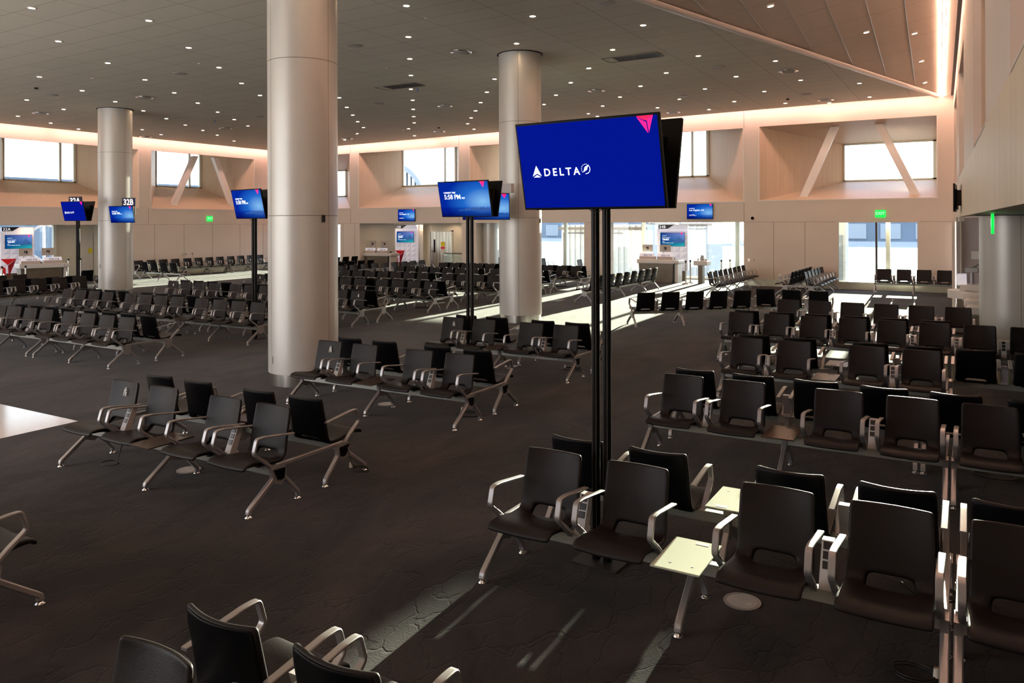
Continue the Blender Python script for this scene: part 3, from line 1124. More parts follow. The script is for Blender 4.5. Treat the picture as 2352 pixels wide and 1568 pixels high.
# near left column of double benches
bench('black double bench alone in the left foreground, coiled cable at its right end', -8.75, 5.25, 0, X5, X5, armL=False, icon=0, badge=1, b_badge=-1, b_armR=False)
bench('black double bench just right of the big column foot, white symbol on its leftmost back', -8.83, 8.68, 0, X5, X5, armL=False, icon=0, badge=1, b_badge=-1, sticker=True)
bench('black double bench before the middle column, thin display poles rising out of it', -8.89, 12.09, 0, X5, X5, armL=False, icon=0, badge=1, b_badge=-1, sticker=True)
bench('partly cropped black bench at the left edge, only one arm, seat front and leg showing', -8.75, 1.80, 0, X5, X5)
# right block
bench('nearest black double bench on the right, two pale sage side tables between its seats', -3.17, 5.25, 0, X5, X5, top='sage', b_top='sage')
bench('black double bench cropped by the right edge, end to end with the nearest right bench', -.07, 5.25, 0, X5, X5)
bench('black bench at the bottom edge of the picture, only two backs and two arms showing', -3.31, 1.83, 0, X5, X5, gap=.86)
bench('second black double bench on the right, one brown glossy table between its front seats', -3.25, 8.74, 0, X5, 'SSSS', sticker=True)
bench('black bench at the right edge with cables and white plugs under it', -.15, 8.74, 0, X5, 'SSSS', boff=-.3, sticker=True)
bench('third black double bench on the right, two grey side tables between its seats', -3.33, 12.13, 0, X5, X5, top='grey', b_top='grey')
bench('single black bench on the right edge facing away, showing plain backs and a steel beam', 2.47, 13.1, 180, 'SSSS')
bench('four seat black double bench forming the left half of the fourth right row', -4.29, 15.58, 0, 'SSSS', 'SSSS', pitch=.69)
bench('right half of the fourth right row, black bench reaching towards the right column', -1.56, 15.58, 0, 'SSSS', 'SS', pitch=.69)
bench('six seat black bench facing the viewer, behind the fourth right row', -3.97, 18.65, 0, 'SSSSSS', pitch=.685)
bench('slanting five seat black bench seen from behind, its left end arm over sunlit carpet', -5.18, 21.37, -137.8, 'SSSSS', pitch=.68)
bench('three seat black bench seen from behind, right of the slanting bench', -3.16, 22.0, 180, 'SSS', pitch=.68)
bench('four seat black bench standing against the exit window below the green exit sign', -3.16, 32.6, 0, 'SSSS', pitch=.67)
bench('eight black seats in profile beside the 34B window, all facing right', -7.98, 27.9, 90, 'SSSSSSSS', pitch=.69)
bench('back to back black bench seen end on, left of the exit window', -4.9, 29.35, 90, 'SSSSSS', 'SSSSSS', pitch=.70)
bench('long row of black seats facing left before the 34B counter', -11.12, 30.0, -91, 'SSSSSSSSS', pitch=.70)
# left block
for (nm, x0, y0, p, pit, ic_) in (
        ('black double bench at the open right end of the first left row', -16.42, 9.03, 'SSSS', .645, None),
        ('double black bench cut by the left picture edge, in line behind the pale floor corner', -19.15, 9.03, 'SSSS', .62, None),
        ('double black bench touching the left side of the big column, power boxes between seats', -16.42, 12.25, 'SSSS', .655, None),
        ('double black bench in the second left row, middle one of three in line', -19.23, 12.25, 'SSSS', .63, None),
        ('black double bench in the second left row, leftmost of three in line', -22.1, 12.25, 'SSSS', .62, None),
        ('black bench showing its symbol seat just right of the big column, nearest there', -16.35, 15.68, 'SSSS', .62, 3),
        ('double black bench in the third left row, half hidden by the big column', -19.32, 15.68, 'SSSS', .64, None),
        ('black double bench in the third left row, symbol on its first back', -22.23, 15.68, 'SSSS', .65, 0),
        ('black double bench left of the far middle poles, white symbol on its right back', -16.65, 19.25, 'SSSS', .645, 3),
        ('black bench in the fourth left row, its end back showing right of the big column', -19.5, 19.25, 'SSSS', .64, None),
        ('black bench in the fourth left row, just left of the big column', -22.3, 19.25, 'SSSS', .62, 0),
        ('seven seat double black bench in the fifth row behind the big column', -21.12, 22.4, 'SSSSSSS', .62, None),
        ('black bench in the fifth row, behind the thin double poles', -16.3, 22.4, 'SSSS', .64, None),
        ('seven seat double black bench in the sixth row', -21.08, 25.65, 'SSSSSSS', .62, None),
        ('black bench in the sixth row, end showing right of the middle column', -16.3, 25.65, 'SSSS', .62, None),
        ('five seat double black bench in the rearmost row', -21.1, 28.85, 'SSSSS', .63, None),
        ('black bench in the rearmost row, right of the middle column before the windows', -16.4, 28.95, 'SSSS', .66, None)):
    bx = [0, 2, 5] if len(p) > 4 else [0, 2]
    bench(nm, x0, y0, 0, p, p, pitch=pit, icon=ic_, boxes=bx, b_boxes=bx)
bench('row of nine seats facing right before the 32B counter, their fronts window lit', -22.9, 24.7, 90, 'SSSSSSSSS', pitch=.70)
bench('four seat black bench facing left, left of the gate counter with the steel door', -25.95, 30.1, -90, 'SSSS')
bench('black bench against the panels at the far left of the centre wall', -29.6, 33.0, -90, 'SSS')
bench('black double bench parallel to the left wall, around the far left display pole', -26.65, 12.75, 90, 'SSSSS', 'SSSSS', pitch=.69)
bench('black bench behind the left display pole in front of the left gate counter', -29.5, 13.6, 90, 'SSS', pitch=.70)
bench('two black seats showing between the left display pole and the striped column', -30.3, 19.0, -90, 'SS', pitch=.70)
for i, y in enumerate((23.65, 26.45, 29.25)):
    bench(['four black seats against the left wall, nearest of the wall row', 'four black seats against the left wall, middle of the wall row under the outlets', 'four black seats against the left wall, last before the far corner'][i], -35.42, y, 90, 'SSSS', pitch=.69)
bench('four seat bench seen from behind, right of the far left column', -31.85, 23.6, 180, 'SSSS', pitch=.72)
bench('two pale lit seats standing in the window recess left of the middle column', -22.0+.9, 34.6, 90, 'SS', pitch=.9)
bench('pale lit seat in the window recess just right of the middle column', -18.55, 34.7, 90, 'S')
bench('pale lit seat in the window recess beside the pink post', -16.3, 34.3, 90, 'S')

# ================================================================== columns
def column(x, y, r, top, label, seam_deg, rings=(2.83, 5.43)):
    th = thing('column', label, 'column', (x, y, 0))
    b = MB(); b.cyl((0, 0), r, .2, top, 96, cap=True)
    body = put('cladding', b.mesh('cladding', 'column', angle=40), th)
    b = MB(); b.cyl((0, 0), r-.02, 0, .2, 96)
    put('base_ring', b.mesh('base_ring', 'steel', angle=40), th, label='brushed steel base ring')
    b = MB()
    for z in rings: b.cyl((0, 0), r+.0012, z-.005, z+.005, 96, cap=False)
    for d in seam_deg:
        a = R(d)
        cx, cy = (r+.0006)*math.cos(a), (r+.0006)*math.sin(a)
        tx, ty = -math.sin(a)*.004, math.cos(a)*.004
        b.quad((cx-tx, cy-ty, .2), (cx+tx, cy+ty, .2), (cx+tx, cy+ty, top), (cx-tx, cy-ty, top))
    put('panel_seam', b.mesh('panel_seam', 'seam'), body)
    b = MB(); b.cyl((0, 0), r+.05, top-.015, top+.004, 48)
    put('ceiling_collar', b.mesh('ceiling_collar', 'black_matte'), th)
    return th


# view direction from the column to the camera, seams set relative to it
def toward(x, y): return math.degrees(math.atan2(-y, -x))
cA = column(-9.88, 9.71, .583, HC(-9.9), 'big pale metal clad column left of the picture centre', (toward(-9.88, 9.71)+45, toward(-9.88, 9.71)-62, toward(-9.88, 9.71)+165))
cB = column(-10.70, 18.62, .583, HC(-10.7), 'pale metal clad column behind the big blue display', (toward(-10.7, 18.6)-5, toward(-10.7, 18.6)+120, toward(-10.7, 18.6)-120))
cC = column(-28.45, 18.15, .60, HC(-28.4), 'far left pale column with a sunlit bright edge', (toward(-28.5, 18.1)+34, toward(-28.5, 18.1)-90, toward(-28.5, 18.1)+150))
cD = column(.72, 18.5, .583, 2.82, 'pale metal clad column at the right edge under the laminate bulkhead', (toward(.7, 18.5)+13, toward(.7, 18.5)-100), rings=())
def on_col(cx, cy, r, deg, z, w, h, nm, m_, label, cat, d=.012):
    a = R(toward(cx, cy)+deg)
    t_ = thing(nm, label, cat, (cx+(r+.001)*math.cos(a), cy+(r+.001)*math.sin(a), z), a+PI/2)
    b_ = MB(); b_.cbox((-w/2, -d, -h/2), (w/2, .002, h/2), .003)
    put('plate', b_.mesh('plate', m_), t_)
    return t_
t_ = on_col(-9.88, 9.71, .583, 33, 2.78, .055, .12, 'card_reader', 'black_matte', 'small black card reader on the seam of the big column', 'card reader', .03)
t_ = on_col(-9.88, 9.71, .583, -60, .43, .05, .12, 'wall_outlet', 'white_plastic', 'white outlet low on the left side of the big column', 'outlet')
t_ = on_col(-10.70, 18.62, .583, 66, 2.75, .055, .12, 'card_reader', 'black_matte', 'small black card reader on the right edge of the middle column', 'card reader', .03)
t_ = on_col(-28.45, 18.15, .60, -62, 1.1, .05, .16, 'wall_outlet', 'white_plastic', 'white double outlet on the far left column', 'outlet')


# ================================================================== displays
def logo_widget(parent, x, z, s, y=-.002):
    """folded triangle mark in the upper corner of the screens"""
    b_ = MB(); b_.add([(x-s*.5, y, z), (x+s*.5, y, z), (x+s*.08, y, z-s*.28), (x-s*.10, y, z-s*.22)], [(0, 1, 2, 3)])
    put('triangle_mark', b_.mesh('mark', 'pink'), parent)
    b_ = MB(); b_.add([(x+s*.5, y, z), (x+s*.18, y, z-s*.95), (x+s*.11, y, z-s*.26)], [(0, 1, 2)])
    b_.add([(x-s*.5, y, z-s*.04), (x+s*.12, y, z-s*.98), (x+s*.06, y, z-s*.36), (x-s*.12, y, z-s*.27)], [(0, 1, 2, 3)])
    put('triangle_mark', b_.mesh('mark', 'pink2'), parent)


def txt(parent, s, x, z, size, m_='txt', bold=.0, spacing=1., y=-.0035, align='LEFT'):
    me = text_mesh('lettering', s, size, m_, align, bold, spacing, .0008)
    return put('lettering', me, parent, T(x, y, z, 0, PI/2))


def screen_face(parent, w, h, kind, y):
    """picture on the display; local x right, z up, centred, facing -y"""
    me = bpy.data.meshes.new('screen')
    me.from_pydata([(-w/2, y, -h/2), (w/2, y, -h/2), (w/2, y, h/2), (-w/2, y, h/2)], [], [(0, 1, 2, 3)])
    uv = me.uv_layers.new(name='UVMap')
    for i, c in enumerate(((0, 0), (1, 0), (1, 1), (0, 1))): uv.data[i].uv = c
    me.materials.append(M[{'plain': 'scr_plain', 'time': 'scr_time', 'tahiti': 'scr_tahiti', 'la': 'scr_time'}[kind]])
    s = put('screen_picture', me, parent)
    k_ = w/1.2
    yy = y-.002
    if kind == 'plain':
        b_ = MB(); X = -.50*k_; Z = -.075*k_; u = .085*k_
        b_.add([(X, yy, Z+.0), (X+u*.5, yy, Z+u), (X+u, yy, Z), (X+u*.5, yy, Z+u*.25)], [(0, 1, 3), (1, 2, 3)])
        b_.add([(X+.1*u, yy, Z-.1*u), (X+u*.5, yy, Z+u*.13), (X+u*.9, yy, Z-.1*u)], [(0, 1, 2)])
        put('logo_mark', b_.mesh('mark', 'txt'), parent)
        txt(parent, 'DELTA', X+u*1.25, Z, .083*k_, bold=.0012, spacing=1.45, y=yy)
        b_ = MB(); cx, cz, r = X+.485*k_, Z+.04*k_, .038*k_
        for i in range(10):
            a0 = R(-100+i*16); a1 = R(-100+(i+1)*16-0)
            b_.add([(cx+r*math.cos(a), yy, cz+r*math.sin(a)) for a in (a0, a1)] + [(cx+r*.86*math.cos(a), yy, cz+r*.86*math.sin(a)) for a in (a1, a0)], [(0, 1, 2, 3)])
        for i in range(7):
            a0 = R(80+i*22)
            b_.box((cx+r*1.0*math.cos(a0)-.003*k_, yy, cz+r*math.sin(a0)-.003*k_), (cx+r*math.cos(a0)+.003*k_, yy+.0004, cz+r*math.sin(a0)+.003*k_))
        for i in range(4):
            o_ = (i-1.5)*.011*k_
            b_.add([(cx-.018*k_+o_*.4, yy, cz-.008*k_+o_), (cx+.018*k_+o_*.4, yy, cz+.012*k_+o_), (cx+.018*k_+o_*.4, yy, cz+.018*k_+o_), (cx-.018*k_+o_*.4, yy, cz-.002*k_+o_)], [(0, 1, 2, 3)])
        put('round_emblem', b_.mesh('emblem', 'txt'), parent)
        logo_widget(parent, w/2-.095*k_, h/2, .13*k_, yy)
    elif kind == 'time':
        b_ = MB(); pr = [(-.18, -.215)]
        for i in range(25):
            pr.append((-.10+.0285*i, -.20+.018*math.sin(i*2.1)+.012*math.sin(i*5.3)+.03*min(1, i/12)))
        pr += [(.585, -.225), (-.18, -.222)]
        b_.add([(p[0]*k_, yy+.0006, p[1]*k_) for p in pr], [tuple(range(len(pr)))])
        put('shore_picture', b_.mesh('shore', 'shore'), parent)
        txt(parent, 'CURRENT TIME', -.49*k_, .115*k_, .042*k_, bold=.0008, y=yy)
        txt(parent, '5:58 PM', -.49*k_, .005*k_, .125*k_, bold=.0016, y=yy)
        txt(parent, 'PDT', -.06*k_, .005*k_, .045*k_, bold=.0008, y=yy)
        logo_widget(parent, w/2-.13*k_, h/2, .12*k_, yy)
    elif kind == 'la':
        txt(parent, 'WELCOME TO', -.50*k_, .13*k_, .04*k_, bold=.001, y=yy)
        txt(parent, 'Los Angeles, CA', -.50*k_, .03*k_, .105*k_, bold=.001, y=yy)
        txt(parent, '5:57 PM', -.50*k_, -.20*k_, .08*k_, 'txt', y=yy)
        txt(parent, 'PDT', -.22*k_, -.20*k_, .035*k_, 'txt', y=yy)
        logo_widget(parent, w/2-.10*k_, h/2, .11*k_, yy)
    else:
        b_ = MB()
        pr = [(-.02, -.13), (.10, -.06), (.17, -.02), (.24, .03), (.28, .10), (.315, .16), (.335, .15), (.36, .09), (.42, .03), (.50, -.02), (.58, -.07), (.592, -.15), (.2, -.17)]
        b_.add([(p[0]*k_, yy+.0006, p[1]*k_) for p in pr], [tuple(range(len(pr)))])
        put('mountain_picture', b_.mesh('mountain', 'mount'), parent)
        b_ = MB(); X = -.51*k_; Z = .165*k_; u = .045*k_
        b_.add([(X, yy, Z), (X+u*.5, yy, Z+u*.85), (X+u, yy, Z)], [(0, 1, 2)])
        put('logo_mark', b_.mesh('mark', 'txt'), parent)
        txt(parent, 'DELTA', X+u*1.3, Z, .045*k_, bold=.0006, spacing=1.3, y=yy)
        txt(parent, 'DEPARTURES  DECEMBER 17', X, .075*k_, .032*k_, bold=.0006, y=yy)
        txt(parent, 'TAHITI', X, -.045*k_, .115*k_, bold=.003, spacing=.92, y=yy)
        txt(parent, 'PAPEETE', X, -.125*k_, .030*k_, bold=.0006, y=yy)
        txt(parent, 'Your award awaiting from LAX on Delta.', X, -.185*k_, .034*k_, bold=.0008, y=yy)
        logo_widget(parent, w/2-.14*k_, h/2, .12*k_, yy)


def tv_mesh(w, h):
    b_ = MB()
    b_.cbox((-w/2, 0, -h/2), (w/2, .035, h/2), .004)
    b_.cbox((-w/2+.12, .03, -h/2+.06), (w/2-.12, .075, h/2-.14), .012)
    return b_.mesh('display_body', 'black')


def vent_detail(parent, w, h):
    b_ = MB()
    b_.box((.10, .0755, .02), (.18, .077, .18)); b_.box((-.25, .0755, -.05), (-.20, .077, -.02)); b_.box((.22, .0755, -.2), (.27, .077, -.17))
    put('rear_label', b_.mesh('rear_label', 'icon'), parent, label='white rating labels on the rear')


def display(parent, w, h, kind, mw, nm='display'):
    d = put(nm, tv_mesh(w, h), parent, mw)
    return d


def pole_stand(label, x, y, rot, kindf, kindb, tilt=12, zc=3.165, w=1.24, h=.70, dx_=(-.05, .05), shift=0., group='ceiling high display stands'):
    th = thing('display_stand', label, 'display stand', (x, y, 0), R(rot), group)
    for dd in dx_:
        b_ = MB()
        b_.cyl((dd, 0), .034, 0, 3.35, 20)
        put('pole', b_.mesh('pole', 'black', angle=40), th)
        b_ = MB()
        for a in (R(-60), R(-120), R(60), R(120)):
            px, py = dd+.0345*math.cos(a), .0345*math.sin(a)
            b_.box((px-.002, py-.002, .05), (px+.002, py+.002, 3.3))
        put('pole_groove', b_.mesh('groove', 'frame_d'), th)
    b_ = MB(); b_.cbox((-.2, -.16, 0), (.2, .16, .012), .003)
    put('floor_plate', b_.mesh('floor_plate', 'black_matte'), th)
    b_ = MB(); b_.cbox((-.25, -.05, 3.0), (.25, .05, 3.3), .01)
    put('mount', b_.mesh('mount', 'black_matte'), th)
    for sgn, kd in ((-1, kindf), (1, kindb)):
        mw = Matrix.Translation((shift, sgn*.115, zc)) @ (Matrix.Identity(4) if sgn < 0 else Matrix.Rotation(PI, 4, 'Z')) @ Matrix.Rotation(R(tilt), 4, 'X') @ Matrix.Translation((0, -.05, 0))
        d = put('display', tv_mesh(w, h), th, mw)
        screen_face_parent = d
        screen_face(d, w-.03, h-.035, kd, -.001)
        vent_detail(d, w, h)
    b_ = MB()
    b_.tube([(-.06, -.05, 2.86), (-.05, -.09, 2.80), (.0, -.10, 2.775), (.05, -.07, 2.80), (.06, -.03, 2.86)], .004, 6)
    put('hanging_cable', b_.mesh('cable', 'cable'), th)
    return th


pole_stand('tall double pole display stand on the right with a big plain blue screen', -2.547, 5.72, -4, 'plain', 'time', shift=-.03, w=1.27, h=.715)
pole_stand('double pole display stand in front of the middle column, screen reading 5:58 PM', -8.345, 12.56, -5, 'time', 'plain', w=1.24)
pole_stand('display stand left of the big column, blue screen half hidden by the column', -14.53, 12.72, -9, 'time', 'plain', w=1.24)
pole_stand('far left display stand before the striped column, dim blue screen', -27.12, 15.9, 3, 'plain', 'time', w=1.24)


def wall_display(label, x, y, z, rot, w, h, kind, tilt=0, cat='display'):
    th = thing('wall_display', label, cat, (x, y, z), R(rot))
    if tilt: th.rotation_euler = (R(tilt), 0, R(rot))
    put('display_body', tv_mesh(w, h), th, T(0, 0, 0))
    screen_face(th, w-.03, h-.03, kind, -.001)
    return th


wall_display('small blue screen reading Los Angeles on the wall above the gate beside the steel door', -26.35, YC-.09, 3.12, 0, 1.16, .65, 'la')
wall_display('small blue screen reading Los Angeles on the wall above the 34B gate windows', -10.2, YC-.09, 3.16, 0, 1.16, .66, 'la')
wall_display('dark blue screen bracketed on the left side of the middle column', -10.92, 17.2, 3.12, 27, 1.24, .70, 'time', tilt=10)
wall_display('dim blue screen hung on the right side of the far left column', -26.75, 17.3, 3.05, 11, 1.12, .62, 'time', tilt=10)
b_ = MB(); b_.box((-10.62, 17.45, 3.48), (-10.3, 17.6, 3.72))
thing('bracket_box', 'grey metal box on top of the screen at the middle column', 'bracket', me=b_.mesh('bracket', 'white_plastic'))
def gate_number(label, s, x, y, z, rot):
    th = thing('gate_number_sign', label, 'sign', (x, y, z), R(rot))
    b__ = MB(); b__.cbox((-.31, 0, -.15), (.31, .05, .15), .01)
    put('sign_panel', b__.mesh('panel', 'sign_navy'), th)
    me = text_mesh('lettering', s, .30, 'sign_white', 'CENTER', .006, 1., .002)
    put('lettering', me, th, T(0, -.003, -.105, 0, PI/2))
    b__ = MB(); b__.box((-.3, .02, -.45), (-.26, .05, -.15)); b__.box((.26, .02, -.45), (.3, .05, -.15))
    put('sign_bracket', b__.mesh('br', 'black_matte'), th)
gate_number('navy sign reading 32B fixed to the far left column', '32B', -26.42, 17.35, 3.5, 11)
gate_number('navy sign reading 32A peeping over the far left display', '32A', -28.33, 16.5, 3.56, 11)
# screen seen edge-on at the end of the bulkhead
th = thing('wall_display', 'black display seen edge on, mounted on the laminate bulkhead', 'display', (RWX(23)-.16, 23.3, 3.3), R(-91.6))
put('display_body', tv_mesh(1.24, .72), th); screen_face(th, 1.2, .68, 'plain', -.001)
b_ = MB(); b_.box((-.2, .05, -.2), (.2, .16, .2)); put('mount', b_.mesh('mount', 'black_matte'), th)


# ================================================================== gates: totem, counters, stanchions
def totem(label, code, x, y, rot, w=1.42, h=2.58, flipx=1):
    th = thing('gate_totem', label, 'gate sign', (x, y, 0), R(rot))
    b_ = MB(); b_.cbox((-w/2, 0, .45), (w/2, .28, h-.2), .03); b_.cbox((-w/2+.1, 0, h-.3), (w/2, .28, h), .03)
    put('totem_body', b_.mesh('totem', 'totem', angle=30), th)
    b_ = MB(); b_.cbox((-w/2+.25, .03, 0), (w/2-.1, .25, .46), .01)
    put('totem_base', b_.mesh('base', 'counter_d'), th)
    b_ = MB()
    for i in range(4):          # faint quilted triangles
        for j in range(7):
            x0 = -w/2+.08+i*.33; z0 = .5+j*.27
            if x0+.33 > w/2 or z0+.27 > h-.25: continue
            b_.add([(x0, -.0015, z0), (x0+.33, -.0015, z0+.27), (x0+.33, -.0015, z0)], [(0, 1, 2)])
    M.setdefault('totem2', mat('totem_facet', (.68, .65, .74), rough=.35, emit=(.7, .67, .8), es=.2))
    put('facet_pattern', b_.mesh('facets', 'totem2'), th)
    b_ = MB()
    b_.add([(-w/2+.07, -.004, h-.19), (-w/2+.07, -.004, h+.0), (-w/2+.80, -.004, h+.0), (-w/2+.50, -.004, h-.19)], [(0, 1, 2, 3)])
    b_.add([(-w/2+.07, .02, h-.19), (-w/2+.07, .02, h+.0), (-w/2+.80, .02, h+.0), (-w/2+.50, .02, h-.19)], [(0, 1, 2, 3)])
    hd = put('header_panel', b_.mesh('header', 'sign_black'), th)
    txt(hd, code, -w/2+.11, h-.155, .17, 'sign_white', bold=.002, spacing=1.15, y=-.006)
    d = put('display', tv_mesh(1.12, .64), th, T(0.02, -.08, h-.68))
    screen_face(d, 1.10, .62, 'tahiti', -.001)
    # large folded triangle mark, cut by the left edge
    b_ = MB(); L_ = -w/2; zt = 1.12
    b_.add([(L_+.01, -.004, zt), (L_+.66, -.004, zt), (L_+.30, -.004, zt-.28)], [(0, 1, 2)])
    b_.add([(L_+.01, -.004, zt-.30), (L_+.22, -.004, zt-.42), (L_+.22, -.004, zt-.78), (L_+.01, -.004, zt-.50)], [(0, 1, 2, 3)])
    put('triangle_mark', b_.mesh('mark', 'red'), th, label='bright red faces of the folded triangle')
    b_ = MB()
    b_.add([(L_+.66, -.0042, zt), (L_+.34, -.0042, zt-.86), (L_+.31, -.0042, zt-.30)], [(0, 1, 2)])
    put('triangle_mark', b_.mesh('mark', 'darkred'), th, label='dark red face of the folded triangle')
    return th


totem('white gate totem reading 34B with a tropical picture screen', '34B', -11.92, 34.85, 8)
totem('white gate totem reading 32B beside the steel door', '32B', -28.1, 35.6, 8)
totem('white gate totem reading 32A at the left edge with a big red triangle', '32A', -38.0, 19.45, 82)


def monitor(parent, x, y, z, rot, m_='beige', tilt=0):
    mw = T(x, y, z, rot, tilt)
    b_ = MB(); b_.cbox((-.25, -.0, -.16), (.25, .03, .16), .006)
    mo = put('monitor', b_.mesh('monitor', m_), parent, mw)
    b_ = MB(); b_.cbox((-.055, -.03, -.055), (.055, -.0, .055), .006)
    put('monitor_bracket', b_.mesh('bracket', 'black_matte'), mo)
    b_ = MB()
    b_.tube([(0, -.04, 0), (-.05, -.07, -.08), (-.09, -.06, -.2), (-.09, -.05, -.38)], .018, 8)
    put('monitor_arm', b_.mesh('arm', 'white_plastic'), mo)


def counter(label, x, y, rot, w=1.75):
    th = thing('gate_counter', label, 'counter', (x, y, 0), R(rot))
    b_ = MB(); b_.prism([(-w/2+.12, 0), (w/2-.12, 0), (w/2-.06, .86), (-w/2+.06, .86)], 'y', .06, .7)
    put('counter_base', b_.mesh('base', 'counter_d'), th)
    b_ = MB(); b_.cbox((-w/2, -.02, .84), (w/2, .82, 1.03), .02)
    put('counter_top', b_.mesh('top', 'counter_w', angle=30), th)
    b_ = MB(); b_.cbox((w/2-.02, .1, .0), (w/2+.12, .75, .86), .02); b_.cbox((w/2-.02, .0, .86), (w/2+.2, .82, 1.0), .02)
    put('counter_wing', b_.mesh('wing', 'glasspanel' if 'glasspanel' in M else 'counter_w'), th)
    for s_ in (-1, 1):
        b_ = MB(); b_.cbox((s_*.42-.36, .04, 1.03), (s_*.42+.36, .3, 1.16), .008)
        put('transaction_ledge', b_.mesh('ledge', 'counter_p'), th)
        b_ = MB(); b_.prism([(.03, 1.16), (.10, 1.30), (.13, 1.30), (.10, 1.16)], 'x', s_*.42-.34, s_*.42+.34)
        pl = put('name_plate', b_.mesh('plate', 'totem'), th)
        me = text_mesh('lettering', 'DELTA', .11, 'sign_navy', 'CENTER', .002, 1.25, .001)
        put('lettering', me, pl, T(s_*.42+.04, .034, 1.178, 0, R(63.5)))
        monitor(th, s_*.42-.10, .42, 1.52, R(4*s_))
    b_ = MB()
    random.seed(3)
    for i in range(5):
        xx = -.7+.32*i
        b_.cbox((xx, .4, 1.03), (xx+.16, .55, 1.06+.05*random.random()), .004)
    put('keyboard', b_.mesh('clutter', 'black_matte'), th)
    return th


counter('white gate counter with two monitors in front of the 34B totem', -12.2, 33.35, 0)
counter('white gate counter with two monitors in front of the 32B totem', -28.9, 33.9, 3)
counter('white gate counter with two monitors in front of the 32A totem', -34.0, 18.4, 76, 1.7)
# boarding podium
th = thing('boarding_podium', 'slim white boarding podium with card readers right of the 34B counter', 'podium', (-10.25, 33.6, 0), 0)
b_ = MB(); b_.cbox((-.08, -.02, 0), (.12, .35, .82), .01); put('podium_leg', b_.mesh('leg', 'counter_d'), th)
b_ = MB(); b_.cbox((-.25, -.1, .80), (.35, .5, 1.0), .02); put('podium_top', b_.mesh('top', 'counter_w'), th)
b_ = MB(); b_.cbox((-.02, .1, 1.0), (.16, .25, 1.14), .02); b_.cbox((.0, .12, 1.14), (.14, .2, 1.24), .02); b_.cyl((-.12, .15), .03, 1.0, 1.1, 12); b_.cyl((.24, .15), .07, 1.0, 1.08, 12, .05)
put('ticket_scanner', b_.mesh('scanner', 'white_plastic'), th)


def stanchion(label, x, y, group='steel belt stanchions'):
    th = thing('stanchion', label, 'stanchion', (x, y, 0), 0, group)
    b_ = MB(); b_.lathe((0, 0, 0), [(.17, 0), (.17, .015), (.05, .04), (.032, .06)], 20); put('stanchion_base', b_.mesh('base', 'steel', smooth=True), th)
    b_ = MB(); b_.cyl((0, 0), .032, .05, .93, 16); put('post', b_.mesh('post', 'steel', angle=40), th)
    b_ = MB(); b_.cyl((0, 0), .038, .93, 1.02, 16); put('belt_head', b_.mesh('head', 'black_matte', angle=40), th)


for lb, x, y in (('steel stanchion just right of the 34B counter, nearer one', -10.75, 33.2), ('steel stanchion just right of the 34B counter, farther one', -10.72, 33.75),
                 ('steel stanchion right of the 34B podium, left one', -9.55, 34.5), ('steel stanchion right of the 34B podium, right one', -9.3, 35.0),
                 ('steel stanchion in front of the 32A totem, left one', -33.6, 16.6), ('steel stanchion in front of the 32A counter, near its left end', -33.2, 17.3),
                 ('steel stanchion right of the 32A counter, nearer one', -37.9, 21.75), ('steel stanchion right of the 32A counter, farther one', -37.9, 22.35),
                 ('steel stanchion beside the far left column', -37.6, 23.1)):
    stanchion(lb, x, y)

# steel door and railing in the 32B recess
dr = struct('door_2', None)
b_ = MB(); b_.box((-26.95, YG-.06, 0), (-25.45, YG, 2.2)); put('door_leaf', b_.mesh('door', 'steel'), dr)
b_ = MB(); b_.box((-27.03, YG-.09, 0), (-26.95, YG, 2.28)); b_.box((-25.45, YG-.09, 0), (-25.37, YG, 2.28)); b_.box((-27.03, YG-.09, 2.2), (-25.37, YG, 2.28)); put('door_frame', b_.mesh('frame', 'frame_w'), dr)
b_ = MB(); b_.box((-26.7, YG-.075, 1.0), (-26.6, YG-.06, 1.75)); put('door_window', b_.mesh('slit', 'black'), dr)
b_ = MB(); b_.box((-26.88, YG-.12, 1.0), (-26.8, YG-.06, 1.12)); put('door_handle', b_.mesh('handle', 'chrome'), dr)
b_ = MB(); b_.box((-26.2, YG-.072, 1.35), (-25.92, YG-.062, 1.62)); n1 = put('door_notice', b_.mesh('notice', 'yellow'), dr)
b_ = MB(); b_.box((-26.2, YG-.072, .98), (-25.92, YG-.062, 1.3)); n2 = put('door_notice', b_.mesh('notice', 'icon'), dr)
b_ = MB(); b_.box((-26.2, YG-.074, 1.22), (-25.92, YG-.073, 1.33)); put('notice_band', b_.mesh('band', 'red'), n2)
dr = struct('door_3', None)
b_ = MB(); b_.box((XG+.02, 23.0, 0), (XG+.06, 23.85, 2.2)); put('door_leaf', b_.mesh('door', 'counter_w'), dr)
b_ = MB(); b_.box((XG+.06, 23.6, 1.2), (XG+.08, 23.8, 1.45)); put('door_notice', b_.mesh('notice', 'yellow'), dr)
th = thing('glass_railing', 'low glass railing with dark top rail in front of the steel door recess', 'railing', (0, 0, 0))
b_ = MB(); b_.box((-25.1, 35.2, .05), (-22.9, 35.215, 1.0)); put('glass_panel', b_.mesh('glass', 'glass'), th)
b_ = MB(); b_.box((-25.1, 35.18, 1.0), (-22.85, 35.24, 1.05)); put('top_rail', b_.mesh('rail', 'counter_d'), th)
th = thing('wall_niche', 'recessed grey cabinet beside the steel door', 'cabinet', (0, 0, 0))
b_ = MB(); b_.box((-27.5, YG-.35, 0), (-27.25, YG, 2.6)); put('cabinet_side', b_.mesh('side', 'alcove'), th)
b_ = MB(); b_.box((-28.3+.2, YG-.37, .6), (-27.6, YG-.3, 1.2)); put('cabinet_door', b_.mesh('cab', 'greypanel'), th)

